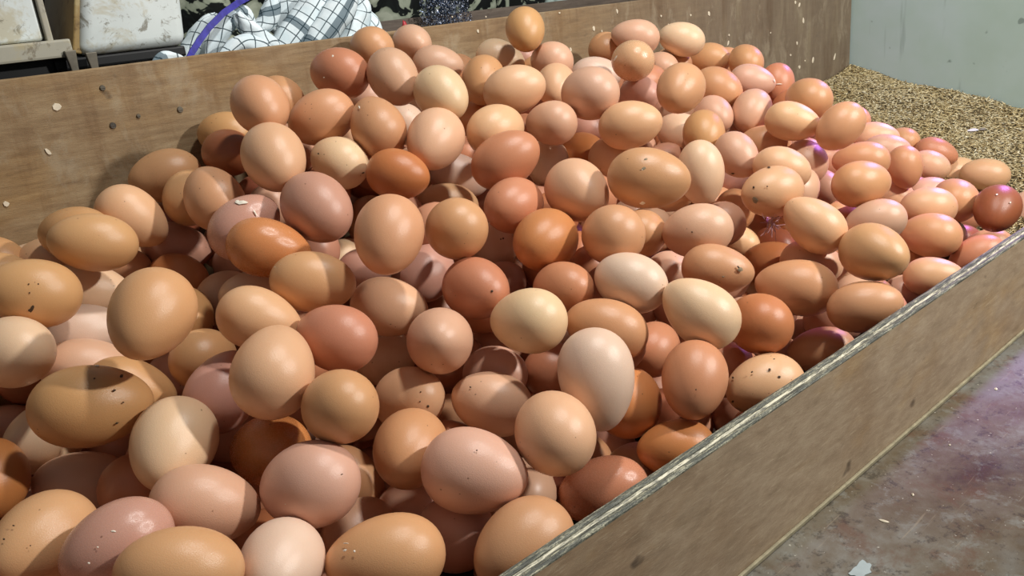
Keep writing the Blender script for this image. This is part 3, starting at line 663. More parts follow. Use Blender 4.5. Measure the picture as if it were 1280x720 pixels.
(0.5819,0.5747,0.9778,20.50,1.290,-104.6,5.3,'v','','buried mauve-brown round egg just below the large pinkish top egg'),
(0.4543,0.6203,0.9754,20.50,1.290,-94.0,4.9,'r','','buried reddish brown round egg just left of the tilted reddish egg'),
(0.3992,0.4287,0.8592,20.50,1.290,-101.4,17.7,'w','','buried whitish pink round egg just up and left of the tall whitish egg'),
(0.6309,0.4146,0.8187,20.50,1.290,177.2,17.3,'l','','buried peach round egg just above the dotted orange egg'),
(0.2971,0.4673,0.8122,20.50,1.290,-122.5,28.3,'r','','buried reddish brown round egg just down and right of the black-dotted peach egg'),
(0.4294,0.5272,0.8827,20.50,1.290,80.9,-13.1,'d','','buried dark red round egg just down and left of the rich orange egg'),
(0.4054,0.3437,0.8114,20.50,1.290,-108.3,25.2,'d','','buried dark red round egg just above the orange egg by the gap'),
(0.5082,0.4048,0.8197,20.50,1.290,-109.9,20.3,'p','','buried pinkish round egg just down and left of the slanting cream egg'),
(0.2255,0.6340,0.9308,20.50,1.290,99.4,-7.3,'v','','buried mauve-brown round egg just down and left of the glossy orange egg'),
(0.2746,0.5280,0.8407,20.50,1.290,-88.6,16.3,'l','','buried peach round egg just up and left of the black-dotted peach egg'),
(0.1580,0.6240,0.8582,20.50,1.290,-75.5,10.9,'v','','buried mauve-brown round egg just down and right of the large golden egg')
]
rng = random.Random(21)
for i, (x, y, z, hw, ar, az, el, col, fl_, lab) in enumerate(EGGS):
    o = bpy.data.objects.new('egg', EM[i % 3]); COL.objects.link(o)
    s_ = hw / 1000.0; o.scale = (s_ * ar, s_, s_)
    o.rotation_euler = (rng.uniform(0, 6.28), math.radians(-el), math.radians(az))
    o.location = (x, y, z)
    r_, g_, b_ = CC[col]; j = rng.uniform(-6, 6)
    c_ = srgb(min(245, r_ + j), g_ + j + rng.uniform(-2, 3), b_ + j + rng.uniform(-4, 4)); o.color = c_
    mt = EGG
    if 's' in fl_ or 'w' in fl_: mt = EGG_G
    elif 'spot' in lab or 'speck' in lab or 'dot' in lab.split(' egg')[0]: mt = EGG_S
    o.material_slots[0].link = 'OBJECT'; o.material_slots[0].material = mt
    tag(o, lab, 'egg', 'brown eggs heaped in the plywood bin')

# dirt, specks, cracks and dried streaks stuck on single shells, plus a painted glint
DIRT = mat_simple('dark_dirt', srgb(70, 52, 34), .7, 300, .3); GREYD = mat_simple('grey_dirt', srgb(140, 124, 98), .7, 300, .4)
WHITE = mat_simple('white_crust', srgb(238, 230, 212), .35, 300, .08)
ELL = []
for (x, y, z, hw, ar, az, el, col, fl_, lab) in EGGS:
    ax = Vector((math.cos(math.radians(el)) * math.cos(math.radians(az)), math.cos(math.radians(el)) * math.sin(math.radians(az)), math.sin(math.radians(el))))
    ELL.append((Vector((x, y, z)), hw / 1000, ar, ax))
egg_objs = [o for o in COL.objects if o.name == 'egg' or o.name.startswith('egg.')]
egg_objs.sort(key=lambda o: (len(o.name), o.name))
cam0 = Vector((0, 0, H0))
def hit(u, v, only=None):
    d_ = ray(u, v).normalized(); best = None
    for i, (p, s_, ar, ax) in enumerate(ELL):
        if only is not None and i != only: continue
        def T(w): k = w.dot(ax); return (w - ax * k) / s_ + ax * (k / (s_ * ar))
        o_ = T(cam0 - p); e = T(d_); A = e.dot(e); B = o_.dot(e); C_ = o_.dot(o_) - 1; D_ = B * B - A * C_
        if D_ < 0: continue
        t_ = (-B - math.sqrt(D_)) / A
        if best is None or t_ < best[0]:
            q = cam0 + d_ * t_; w = T(q - p); k = w.dot(ax); n_ = ((w - ax * k) / s_ + ax * (k / (s_ * ar))).normalized()
            best = (t_, i, q, n_)
    return best
mr = random.Random(17)
def mark(u, v, w, h, ang, mt, name):
    b_ = hit(u, v)
    if not b_: return
    i = b_[1]; n = 9 if max(w, h) > 4 else 6; ca, sa = math.cos(math.radians(ang)), math.sin(math.radians(ang))
    bm = bmesh.new(); ring = []
    for k in range(n):
        a = 2 * math.pi * k / n; rr = .5 * mr.uniform(.65, 1.15) if n > 6 else .5 * mr.uniform(.85, 1.1)
        x, y = math.cos(a) * w * rr, math.sin(a) * h * rr
        hh = hit(u + x * ca + y * sa, v - x * sa + y * ca, i)
        if not hh: hh = b_
        ring.append((bm.verts.new(hh[2] + hh[3] * .0001), bm.verts.new(hh[2] + hh[3] * .00001 + (hh[2] - b_[2]) * .05)))
    c_ = bm.verts.new(b_[2] + b_[3] * .0004)
    for k in range(n):
        l = (k + 1) % n
        bm.faces.new((c_, ring[k][0], ring[l][0])); bm.faces.new((ring[k][0], ring[k][1], ring[l][1], ring[l][0]))
    bmesh.ops.recalc_face_normals(bm, faces=bm.faces[:])
    me = bpy.data.meshes.new(name); bm.to_mesh(me); bm.free(); me.materials.append(mt)
    o = bpy.data.objects.new(name, me); COL.objects.link(o); par = egg_objs[i]
    o.parent = par; o.matrix_parent_inverse = MW[i].inverted()
bpy.context.view_layer.update()
MW = [o.matrix_world.copy() for o in egg_objs]
D1, D2, D3 = (DIRT, 'dirt_speck'), (GREYD, 'dirt_smear'), (WHITE, 'white_streak')
for (u, v, w, h, a, (mt, nm)) in (
    (800, 213, 8, 5, 10, D1), (804, 211, 8, 5, 40, D2), (807, 199, 6, 3, 30, D2), (803, 212, 3, 3, 0, D3), (769, 234, 2, 2, 0, D3), (803, 254, 9, 4, 0, D3),
    (925, 337, 7, 6, 20, D2), (923, 334, 5, 2, -50, D1), (904, 346, 4, 2, 0, D2), (303, 253, 14, 5, 0, D3), (296, 252, 6, 5, 30, D3), (319, 266, 9, 2, -60, D3), (348, 262, 2, 8, 20, D3),
    (40, 386, 5, 10, -25, D1), (37, 388, 5, 4, 0, D1), (48, 355, 2, 2, 0, D1), (36, 355, 2, 2, 0, D1), (37, 366, 2, 2, 0, D1),
    (471, 227, 5, 4, 40, D3), (416, 70, 3, 3, 0, D3), (405, 97, 2, 2, 0, D3), (449, 134, 2, 4, 20, D3), (437, 84, 0.5, 0.5, 0, D3),
    (770, 72, 3, 9, -35, D3), (806, 68, 2, 9, 40, D3), (870, 47, 2, 12, 35, D3), (974, 105, 9, 1.6, 0, D3), (968, 101, 2, 4, 20, D3),  # the long thin sliver on the high cream egg is a painted glint
    (293, 377, 5, 9, -40, D3), (351, 331, 4, 2, 30, D3), (344, 334, 3, 2, 0, D3),
    (190, 633, 2, 7, 50, D3), (198, 640, 2, 8, 40, D3), (205, 650, 2, 9, 20, D3), (142, 664, 6, 3, 0, D3), (122, 684, 3, 2, 0, D3), (111, 704, 4, 3, 0, D3), (180, 643, 4, 2, 0, D3),
    (365, 633, 4, 2, 0, D3), (357, 630, 2, 1.5, 0, D3), (431, 688, 6, 2.5, 20, D3), (443, 689, 3, 3, 0, D3), (432, 679, 8, 1.4, 0, D3),
    (226, 646, 3.5, 3.5, 0, D1), (224, 657, 2, 2, 0, D1), (152, 470, 5, 4, 0, D1), (143, 488, 5, 3, 20, D1), (154, 503, 3, 2, 0, D1), (146, 529, 6, 2.5, 20, D1), (118, 473, 3, 2, 0, D1), (121, 457, 7, 2, 0, D3),
    (707, 511, 3, 3, 0, D1), (703, 523, 3.5, 3, 0, D1), (687, 530, 2.4, 2, 0, D1), (678, 523, 2, 2, 0, D1), (666, 529, 2, 2, 0, D1),
    (535, 508, 3.5, 3.5, 0, D1), (525, 502, 2, 2, 0, D1), (526, 490, 2, 2, 0, D1), (596, 563, 2.2, 2.2, 0, D1), (588, 484, 2.4, 2.4, 0, D1),
    (962, 462, 3.5, 3.5, 0, D1), (940, 465, 3.5, 2, 30, D1), (916, 472, 3, 3, 0, D1), (974, 471, 4, 3, 0, D1), (968, 449, 4, 2.5, 0, D1), (916, 502, 3, 3, 0, D1),
    (615, 364, 3.4, 3.4, 0, D1), (957, 394, 2, 2, 0, D1), (968, 395, 3, 2, 0, D1), (957, 417, 2, 2, 0, D1), (949, 411, 2, 2, 0, D1), (930, 404, 2, 2, 0, D1), (629, 298, 2.6, 2.6, 0, D1), (626, 299, 2, 2, 0, D1),
    (961, 209, 4, 2, 0, D1), (942, 234, 3, 3, 0, D1), (959, 233, 2, 2, 0, D1), (916, 217, 5, 2, 0, D1), (944, 250, 9, 7, -40, D2),
    (396, 586, 2.4, 2, 0, D1), (414, 583, 2.4, 2, 0, D1), (427, 593, 4, 1.4, 20, D1), (870, 487, 2, 2, 0, D1), (17, 657, 3.4, 2, 0, D1), (5, 674, 3, 3, 0, D1), (38, 682, 2, 2, 0, D1),
    (415, 207, 2.6, 2.6, 0, D1), (398, 192, 2, 2, 0, D1), (435, 214, 3, 2, 0, D1), (454, 216, 4, 2, 20, D1), (865, 290, 2.4, 2, 0, D1), (1246, 243, 3, 2, 0, D3), (1263, 253, 2, 2, 0, D3), (814, 353, 2, 2, 0, D3), (616, 560, 0.5, 0.5, 0, D3)):
    if w > 1: mark(u, v, w, h, a, mt, nm)

FILL = [-190,707,856,-190,627,860,-193,653,824,-171,668,858,-190,678,783,-169,692,823,-145,708,860,-191,547,859,-191,573,820,-171,589,857,-170,611,823,-144,629,857,-170,638,782,-147,653,821,-121,667,860,-145,679,782,-122,694,819,-102,704,856,-193,467,857,-189,495,820,-166,510,861,-194,522,786,-168,532,822,-145,546,859,-166,559,782,-145,576,823,-123,585,859,-146,601,786,-125,613,823,-99,626,859,-100,654,820,-79,667,857,-101,677,786,-80,693,823,-56,705,860,-193,414,819,-189,445,784,-167,457,821,-148,469,856,-168,482,784,-148,496,821,-123,508,859,-145,524,784,-126,535,823,-100,548,858,-123,560,782,-99,573,820,-78,586,861,-101,600,784,-79,612,819,-55,626,860,-55,654,822,-32,664,858,-11,681,897,-33,694,822,-10,706,858,-194,336,823,-192,363,786,-169,379,820,-168,405,786,-146,418,823,-147,444,782,-123,456,820,-98,469,858,-123,481,783,-98,495,820,-77,510,860,-98,519,786,-76,534,822,-53,550,860,-79,563,782,-54,573,823,-31,587,857,-53,601,786,-33,611,819,-8,626,857,11,641,896,-32,640,784,-8,655,819,12,666,856,34,677,896,-168,296,823,-170,325,785,-148,339,823,-146,363,784,-123,375,820,-125,404,784,-100,414,820,-78,429,857,-102,444,783,-79,454,821,-76,481,785,-54,497,823,-34,509,861,-56,521,783,-30,533,820,-32,563,786,-8,572,822,-7,602,785,16,611,819,35,626,861,58,638,894,12,642,784,35,653,823,34,679,783,56,690,820,-144,283,786,-125,301,824,-125,324,784,-102,336,819,-99,365,784,-80,378,821,-57,416,820,-32,432,859,-57,445,785,-34,454,819,-34,483,785,-10,522,784,14,537,819,11,562,782,34,576,824,36,603,786,82,625,857,106,640,895,84,654,823,126,678,894,83,678,783,103,692,824,127,705,857,-77,297,819,-78,324,786,-55,338,821,-55,362,785,-33,378,820,-30,404,785,-8,415,822,-11,445,784,16,457,821,12,483,784,35,522,783,57,560,785,103,638,784,126,654,819,149,668,857,126,682,785,151,695,820,173,705,859,-33,301,822,-32,322,782,-8,336,819,-8,364,783,12,378,823,14,404,785,35,415,820,35,445,783,58,455,821,81,470,860,58,484,783,82,494,823,105,507,858,125,601,786,148,639,783,173,651,821,193,665,858,217,678,895,239,693,935,174,681,786,194,691,819,219,705,856,-8,284,783,14,296,820,13,324,785,34,340,820,38,362,783,57,375,821,61,402,785,80,418,822,79,444,786,102,454,822,105,482,782,148,508,859,148,537,823,171,548,859,152,560,786,174,573,820,193,589,857,263,627,971,171,599,786,194,611,820,220,624,857,311,678,1008,194,638,783,216,654,821,241,668,858,263,681,894,308,708,972,218,678,785,238,693,821,263,704,856,34,286,784,58,300,821,80,335,823,80,362,784,102,401,783,127,416,820,129,442,785,150,455,823,193,509,856,220,523,895,195,534,822,218,547,858,239,563,897,196,559,785,216,574,820,239,586,857,309,627,971,218,600,783,240,612,822,264,627,857,286,639,898,331,664,971,239,639,783,264,654,821,285,666,858,311,678,895,331,690,934,265,680,782,285,692,823,311,706,859,82,284,785,105,298,823,104,325,785,127,339,819,129,365,784,174,444,782,217,469,859,242,560,784,265,573,823,285,589,859,264,602,784,288,611,822,310,627,858,332,640,895,376,665,970,285,639,783,310,654,822,332,667,858,356,679,893,379,694,930,310,679,785,334,691,820,354,705,860,129,283,786,151,327,784,265,521,784,333,560,893,310,576,821,334,586,856,355,601,897,399,628,972,308,598,784,330,615,819,356,628,861,376,641,895,402,654,935,333,641,785,354,652,819,376,667,860,398,681,896,422,692,934,443,706,968,357,681,785,377,692,819,399,708,858,175,287,785,308,467,860,308,522,784,356,547,857,378,559,896,332,563,785,354,574,820,380,586,858,402,602,898,355,602,786,377,613,821,401,628,859,422,637,897,444,652,931,466,666,967,377,639,784,399,651,822,421,668,859,445,677,897,468,692,933,489,704,968,398,680,783,425,694,823,445,705,857,218,284,785,240,326,786,262,338,822,284,405,783,353,468,857,375,484,894,379,506,858,352,519,783,375,537,823,379,562,786,402,574,823,421,586,857,447,599,894,469,615,932,422,611,822,445,625,858,470,637,898,489,653,933,515,667,969,424,641,786,446,655,820,468,665,860,491,678,896,515,695,935,535,706,972,448,681,783,468,693,822,490,706,860,355,441,783,379,456,821,425,480,897,448,496,933,377,484,785,399,497,821,468,534,931,400,521,783,421,536,823,466,561,895,422,563,784,447,574,820,468,586,857,492,601,897,515,616,934,539,626,970,557,642,1009,446,599,784,467,613,820,493,629,859,515,641,898,536,653,933,561,665,968,466,641,786,493,655,824,514,667,858,535,677,898,562,692,935,581,707,969,492,677,783,515,694,819,534,707,858,422,401,893,444,445,896,402,443,783,425,458,822,446,471,857,467,481,895,446,493,819,468,507,856,490,522,894,444,521,783,466,536,820,490,549,860,511,561,895,467,561,782,490,575,819,515,587,859,536,600,894,561,616,934,581,626,970,490,599,783,513,611,822,537,629,857,558,640,893,582,651,931,603,664,971,516,637,784,535,650,823,559,666,858,583,681,894,605,693,935,629,704,971,561,691,823,580,706,858,424,405,786,446,415,820,470,429,856,445,444,783,466,457,820,491,471,860,514,482,894,471,483,784,490,495,819,515,508,856,537,523,893,493,523,783,512,536,823,534,548,857,558,562,893,515,561,783,539,573,823,560,588,859,580,599,894,606,614,931,625,625,970,538,602,785,561,612,822,584,624,856,603,641,896,627,654,931,651,664,968,560,641,785,582,654,823,606,666,857,626,680,896,652,691,934,672,704,971,607,690,820,630,705,859,448,362,783,490,392,858,469,401,786,491,441,784,515,457,823,558,481,896,514,483,785,535,497,823,560,508,861,582,521,895,605,536,933,539,520,782,558,533,820,584,548,856,604,560,893,629,575,935,562,559,785,581,575,821,604,589,857,628,602,893,649,613,933,583,603,783,603,616,821,626,627,861,653,639,895,673,653,930,604,641,785,626,655,822,650,668,859,671,680,898,694,693,931,718,704,970,629,681,783,650,694,823,675,707,860,536,442,786,561,454,822,584,469,858,583,493,822,603,510,857,626,522,897,650,537,934,584,520,785,604,532,819,627,546,861,651,562,895,607,559,783,625,575,819,651,588,858,671,599,897,693,612,934,629,600,784,648,612,823,673,627,857,695,641,895,717,651,932,743,666,969,652,642,785,674,651,822,695,666,857,717,681,894,740,695,934,766,705,969,673,679,782,697,690,821,716,707,861,535,363,784,561,378,820,581,415,822,604,457,823,605,481,782,628,493,820,653,508,860,629,524,783,651,534,823,672,548,861,695,559,897,718,575,932,741,586,968,648,561,783,672,576,823,695,587,859,718,601,895,743,611,935,765,626,970,675,601,786,695,614,821,720,628,858,740,641,898,764,652,933,789,665,968,695,637,784,717,654,819,740,668,858,766,679,897,788,691,930,808,703,971,720,678,786,743,692,819,764,706,859,583,362,786,604,378,823,604,401,783,627,443,784,648,456,822,653,480,784,671,494,820,673,520,785,698,533,820,716,547,858,698,563,785,721,575,819,741,586,859,765,599,894,785,616,934,810,624,972,719,601,785,741,614,823,766,628,857,789,640,898,811,651,932,833,668,970,741,640,782,766,654,823,787,668,860,807,681,898,833,692,933,854,706,970,763,677,783,788,691,824,811,704,857,672,441,786,698,456,821,697,481,785,740,535,820,762,550,857,787,562,894,739,558,783,762,574,822,787,587,858,810,601,894,833,611,933,855,628,969,764,600,785,789,613,823,810,628,860,833,638,896,853,654,931,878,664,968,786,640,783,811,653,819,833,665,857,857,680,896,879,691,931,901,705,969,812,679,786,831,693,820,854,704,858,675,336,820,718,445,783,789,484,894,811,496,932,766,496,820,787,506,860,808,522,896,832,537,933,762,522,783,785,533,821,809,548,856,831,562,896,854,572,930,789,562,786,809,575,820,835,589,859,857,600,893,880,613,932,810,601,782,830,614,820,857,626,857,875,641,896,900,653,933,924,664,971,834,642,783,854,651,820,877,665,858,902,680,893,925,690,930,945,704,969,856,679,783,879,690,821,900,703,861,766,390,858,785,456,822,809,471,860,832,480,894,807,496,823,833,506,861,857,522,898,876,537,934,808,521,784,831,537,820,855,548,861,878,559,897,898,572,935,921,589,969,853,574,821,876,588,859,902,599,895,921,611,933,853,600,783,876,612,822,901,625,859,925,637,895,944,651,934,966,665,968,879,642,785,903,653,821,923,665,858,947,680,895,971,690,934,923,690,823,945,707,860,766,366,785,785,377,823,786,402,784,810,441,782,855,467,859,879,482,894,831,481,784,857,498,820,880,511,859,900,519,896,924,536,930,857,520,783,877,533,819,900,549,858,922,558,893,946,573,931,878,563,783,903,573,819,924,586,860,948,601,894,968,614,935,900,602,784,921,611,819,948,625,860,969,641,895,992,652,933,944,650,821,968,666,861,993,679,897,966,692,820,989,706,858,853,445,786,876,458,819,903,468,858,878,480,784,901,493,824,925,509,858,946,523,896,902,520,785,922,536,821,947,550,859,971,562,896,922,559,782,945,576,822,970,588,861,991,603,893,969,612,822,991,625,857,900,442,783,924,481,785,944,496,819,971,509,857,944,521,785,971,533,820,990,548,857,990,575,819,925,405,785,946,440,783,993,493,820,1016,507,858,1014,534,819,1035,546,861,922,326,782,967,402,784,990,441,783,1035,493,820,1060,533,822,1061,457,819,1085,494,823,261,573,944,90,551,856,475,702,1013,1059,395,797,171,678,895,461,329,833,714,420,906,604,605,1005,330,416,814,343,576,948,241,499,831,358,615,986,447,289,792,653,691,1015,-159,359,864,248,394,836,1014,462,857,-5,593,892,689,376,856,349,533,942,-49,708,918,606,438,893,565,687,1006,499,494,940,-153,654,896,255,372,796,699,410,815,729,461,899,819,582,963,530,356,841,995,710,966,727,338,792,632,335,811,-80,360,863,857,509,964,-113,397,862,-195,663,897,81,692,911,334,456,898,479,324,786,555,397,862,313,514,859,-199,304,864,800,696,1014,927,362,806,513,594,984,388,370,870,198,481,896]
def joined(name, pts, base, mats_idx=None):
    V = np.array([v.co[:] for v in base.vertices]); F = [list(p.vertices) for p in base.polygons]
    vs = []; fs = []; o0 = 0
    for M4 in pts:
        A = np.array(M4)[:3, :3]; T = np.array(M4)[:3, 3]
        vs.append(V @ A.T + T); fs += [[k + o0 for k in f] for f in F]; o0 += len(V)
    me = bpy.data.meshes.new(name); me.from_pydata(np.concatenate(vs).tolist(), [], fs)
    return me
low = egg_mesh('low', 20, 12, 0.12)
mats = []
for k in range(0, len(FILL), 3):
    q = Vector(FILL[k:k + 3]) / 1000.0
    e = Matrix.Rotation(rng.uniform(0, 6.28), 4, 'Z') @ Matrix.Rotation(rng.uniform(-.5, .5), 4, 'Y')
    mats.append(Matrix.Translation(q) @ e @ Matrix.Diagonal((0.0262, 0.0212, 0.0212, 1)))
fm = joined('buried_eggs', mats, low)
for p in fm.polygons: p.use_smooth = True
def mat_fill():
    s = NT('eggshell_buried'); g = s.n.new('ShaderNodeNewGeometry')
    c = s.ramp(g.outputs['Random Per Island'], [(0, srgb(190, 118, 76)), (0.4, srgb(206, 150, 118)), (0.7, srgb(176, 122, 100)), (1, srgb(222, 182, 148))])
    return s.done(c, 0.42)
fo = obj('buried_eggs', fm, mat_fill()); tag(fo, 'deeper layers of eggs glimpsed in the gaps under the heap', 'eggs', kind='stuff')

# ------------------------------------------------------------------ rice husk bedding
def husk_h(x, y):
    h = H0 - 0.170 - 0.247 * (YB - y) - 0.19 * (XR - x) - 0.25 * max(0.0, 1.12 - x)
    return h + 0.006 * noise.noise(Vector((x * 11, y * 11, 0))) + 0.003 * noise.noise(Vector((x * 33, y * 33, 2)))
bm = bmesh.new(); nx, ny = 70, 56; g = []
X0 = 0.86
for i in range(nx + 1):
    g.append([bm.verts.new((X0 + (XR - 0.001 - X0) * i / nx, YF + 0.001 + (YB - YF - 0.002) * j / ny, max(TT + 0.009, husk_h(X0 + (XR - X0) * i / nx, YF + (YB - YF) * j / ny)))) for j in range(ny + 1)])
for i in range(nx):
    for j in range(ny): bm.faces.new((g[i][j], g[i + 1][j], g[i + 1][j + 1], g[i][j + 1]))
hm = bpy.data.meshes.new('husk_bedding'); bm.to_mesh(hm); bm.free()
hr = empty('husk_bedding', (1.25, 0.5, TT + 0.01)); tag(hr, 'heap of tan rice husks filling the far end of the bin', 'bedding', kind='stuff')
hb = obj('husk_bed', hm, HUSKBASE, hr); hb['kind'] = 'stuff'; smooth(hb)
nr = np.random.RandomState(4)
N = 34000
gx = nr.uniform(1.0, XR - 0.004, N); gy = nr.uniform(YF + 0.004, YB - 0.004, N)
base = np.array([(1, 0, 0.0), (0.25, 0.5, 0.05), (0.25, -0.5, 0.05), (0.1, 0, 0.55), (-1, 0, 0.1), (-0.3, 0.42, 0.0), (-0.3, -0.42, 0.0)])
bf = [(0, 1, 3), (0, 3, 2), (3, 1, 5), (3, 5, 4), (3, 4, 6), (3, 6, 2), (0, 2, 1), (1, 2, 5), (2, 6, 5), (5, 6, 4)]
gz = np.array([max(TT + 0.009, husk_h(a, b)) for a, b in zip(gx, gy)])
yaw = nr.uniform(0, 6.283, N); pit = nr.normal(0, 0.38, N); ln = nr.uniform(0.0034, 0.0064, N); wd = nr.uniform(0.0012, 0.0023, N)
lp = base[None] * np.stack([ln, wd, wd], 1)[:, None, :]
cx, sx_ = np.cos(pit)[:, None], np.sin(pit)[:, None]
xx = lp[..., 0] * cx + lp[..., 2] * sx_; zz = -lp[..., 0] * sx_ + lp[..., 2] * cx; yy = lp[..., 1]
cy, sy = np.cos(yaw)[:, None], np.sin(yaw)[:, None]
VV = np.stack([xx * cy - yy * sy + gx[:, None], xx * sy + yy * cy + gy[:, None], zz + gz[:, None] + nr.uniform(0.0002, 0.0024, N)[:, None]], -1).reshape(-1, 3)
FF = (np.array(bf)[None] + (np.arange(N) * 7)[:, None, None]).reshape(-1, 3)
gm = bpy.data.meshes.new('rice_husks')
gm.vertices.add(len(VV)); gm.vertices.foreach_set('co', VV.ravel())
gm.loops.add(len(FF) * 3); gm.loops.foreach_set('vertex_index', FF.ravel())
gm.polygons.add(len(FF)); gm.polygons.foreach_set('loop_start', np.arange(len(FF)) * 3); gm.polygons.foreach_set('loop_total', np.full(len(FF), 3))
gm.update(); gm.validate()
ho = obj('rice_husks', gm, HUSK, hr); ho['kind'] = 'stuff'

def on_husk(u, v):
    r = ray(u, v); t = 0.6
    while t < 3:
        p = r * t
        if p.z + H0 < husk_h(p.x, p.y): break
        t += 0.002
    return Vector((p.x, p.y, p.z + H0))
def sliver(p, L, W, T, yaw, bend=0.0):
    bm = bmesh.new(); n = 8; pr = None
    for i in range(n + 1):
        t = i / n * 2 - 1; w = W * (1 - t * t) ** 0.5 + 1e-5; x = t * L; y0 = bend * t * t
        vs = [bm.verts.new((x, y0 - w, 0)), bm.verts.new((x, y0, T * (1 - t * t))), bm.verts.new((x, y0 + w, 0)), bm.verts.new((x, y0, -T * 0.4 * (1 - t * t)))]
        if pr:
            for k in range(4): bm.faces.new((pr[k], pr[(k + 1) % 4], vs[(k + 1) % 4], vs[k]))
        else: bm.faces.new(vs)
        pr = vs
    bm.faces.new(pr[::-1]); bmesh.ops.recalc_face_normals(bm, faces=bm.faces[:])
    bmesh.ops.rotate(bm, verts=bm.verts[:], cent=(0, 0, 0), matrix=Matrix.Rotation(yaw, 3, 'Z')); bmesh.ops.translate(bm, verts=bm.verts[:], vec=p)
    return bm
for (u, v, L, W, yaw, lab) in ((1079, 93, .0075, .0016, -.5, 'pale straw bit on the husks near the back corner'), (1115, 109, .0075, .0022, -.1, 'short pale straw bit on the husks by the grey panel'), (1073, 85, .005, .0015, .2, 'tiny pale straw fleck where husks meet the grey panel')):
    tag(obj('straw_bit', sliver(on_husk(u, v) + Vector((0, 0, .002)), L, W, .0012, yaw), HUSKLONG), lab, 'straw')
tag(obj('white_flake', sliver(on_husk(1216, 165) + Vector((0, 0, .0025)), .010, .0060, .003, -.6, .002), mat_simple('white_flake_shell', srgb(232, 226, 240), .5, 100, .05)), 'bright white flake lying on the husks at right', 'flake')
tag(obj('grey_feather', sliver(on_husk(1229, 163) + Vector((0, 0, .0025)), .011, .005, .0015, .1, .001), mat_simple('grey_down', srgb(150, 140, 136), .8, 100, .2)), 'small grey feather beside the white flake on the husks', 'feather')
# wisp of down between eggs
wm = bmesh.new(); wr = random.Random(9)
c0 = None
for i, (x, y, z, hw, ar, az, el, col, fl_, lab) in enumerate(EGGS):
    if lab.startswith('light peach egg with scuffed lower side'): c0 = Vector((x, y, z)); rad = hw / 1000
pw = ray(963, 277).normalized(); dist = (c0 - Vector((0, 0, H0))).dot(pw) - 0.004
pc = Vector((0, 0, H0)) + pw * dist
for k in range(46):
    a = wr.uniform(0, 6.28); p = pc + Vector([wr.gauss(0, .002) for _ in range(3)]); dirv = Vector((math.cos(a), -0.3 + wr.gauss(0, .3), math.sin(a) * 1.0 - .2)).normalized()
    L = wr.uniform(.006, .016); side = dirv.cross(Vector(pw)).normalized() * .00022; dp = Vector(pw) * .0002; pv = None
    bend = Vector([wr.gauss(0, .003) for _ in range(3)])
    for q in range(5):
        t = q / 4; cpt = p + dirv * L * t + bend * t * t
        vs = [wm.verts.new(cpt - side), wm.verts.new(cpt + side), wm.verts.new(cpt + dp)]
        if pv:
            for j in range(3): wm.faces.new((pv[j], pv[(j + 1) % 3], vs[(j + 1) % 3], vs[j]))
        pv = vs
tag(obj('down_feather', wm, FEATHER), 'wisp of pinkish down caught between eggs on the right', 'feather')

# ------------------------------------------------------------------ crumbs on the table
for (u, v, L, W, yaw, lab) in ((1105, 651, .0034, .0012, 1.75, 'white rice grain on the tabletop below the front board'), (1141, 618, .0018, .0008, .6, 'tiny pale husk on the tabletop right of the rice grain'), (1187, 556, .0009, .0008, 0, 'white crumb on the tabletop near the right edge'), (1245, 486, .0022, .0012, .4, 'pale flake on the tabletop at the far right')):
    tag(obj('rice_grain', sliver(atZ(u, v, TT + 0.0004), L, W, .0009, yaw), SHELL), lab, 'crumb')
bm = bmesh.new(); pc = atZ(1076, 712, TT); n = 22; tp = []; bt = []
for i in range(n):
    a = 2 * math.pi * i / n; rr = 0.0065 * (1 + 0.55 * noise.noise(Vector((math.cos(a) * 1.6, math.sin(a) * 1.6, 7))) + 0.06 * ((i * 7) % 5 - 2) / 2)
    p = pc + Vector((math.cos(a) * rr * 1.3, math.sin(a) * rr * 0.8, 0)); tp.append(bm.verts.new(p + Vector((0, 0, .0006)))); bt.append(bm.verts.new(p + Vector((0, 0, .0001))))
bm.faces.new(tp); bm.faces.new(bt[::-1])
for i in range(n): bm.faces.new((tp[i], bt[i], bt[(i + 1) % n], tp[(i + 1) % n]))
bmesh.ops.recalc_face_normals(bm, faces=bm.faces[:])
tag(obj('paint_splash', bm, PAINT), 'ragged pale splash of dried paint on the tabletop, bottom edge of photo', 'paint splash')

# ------------------------------------------------------------------ behind the bin: bench
BZ = H0 - 0.048
bench = empty('bench', (0.8, 1.2, 0)); tag(bench, 'dark wooden bench behind the egg bin, under the scale and towel', 'bench')
obj('bench_top', box(-0.3, 1.9, 0.765, 1.6, BZ - 0.03, BZ, 0.002), PLANK, bench)
for x in (-0.2, 1.8):
    for y in (0.80, 1.54): obj('leg', box(x - .03, x + .03, y - .03, y + .03, 0, BZ - .03, .003), LEG, bench)
pb = obj('wooden_plank', box(0.50, 1.25, 0.958, 0.974, BZ, H0 - 0.0065, .001), PLANK); tag(pb, 'grey-brown plank on edge behind the bin, below the leaf-patterned cloth', 'plank')

# ------------------------------------------------------------------ weighing scale
sc = empty('weighing_scale', (0.2, 0.88, BZ)); tag(sc, 'grimy white plastic weighing scale on a black base behind the bin at top left', 'weighing scale')
YS = 0.80
def slab(pts, y0, y1, bev=0.0, seg=4):
    # prism from a front outline in x-z, pushed back from y0 to y1
    bm = bmesh.new(); f = [bm.verts.new((x, y0, z)) for x, z in pts]; b = [bm.verts.new((x, y1, z)) for x, z in pts]
    n = len(pts); bm.faces.new(f); bm.faces.new(b[::-1])
    for i in range(n): bm.faces.new((f[i], b[i], b[(i + 1) % n], f[(i + 1) % n]))
    bmesh.ops.recalc_face_normals(bm, faces=bm.faces[:])
    if bev: bmesh.ops.bevel(bm, geom=bm.edges[:], offset=bev, segments=seg, affect='EDGES', profile=0.5)
    return bm
q = [atY(u, v, YS) for u, v in ((100, 71), (235, 56), (226, -20), (226, -110), (101, -95))]
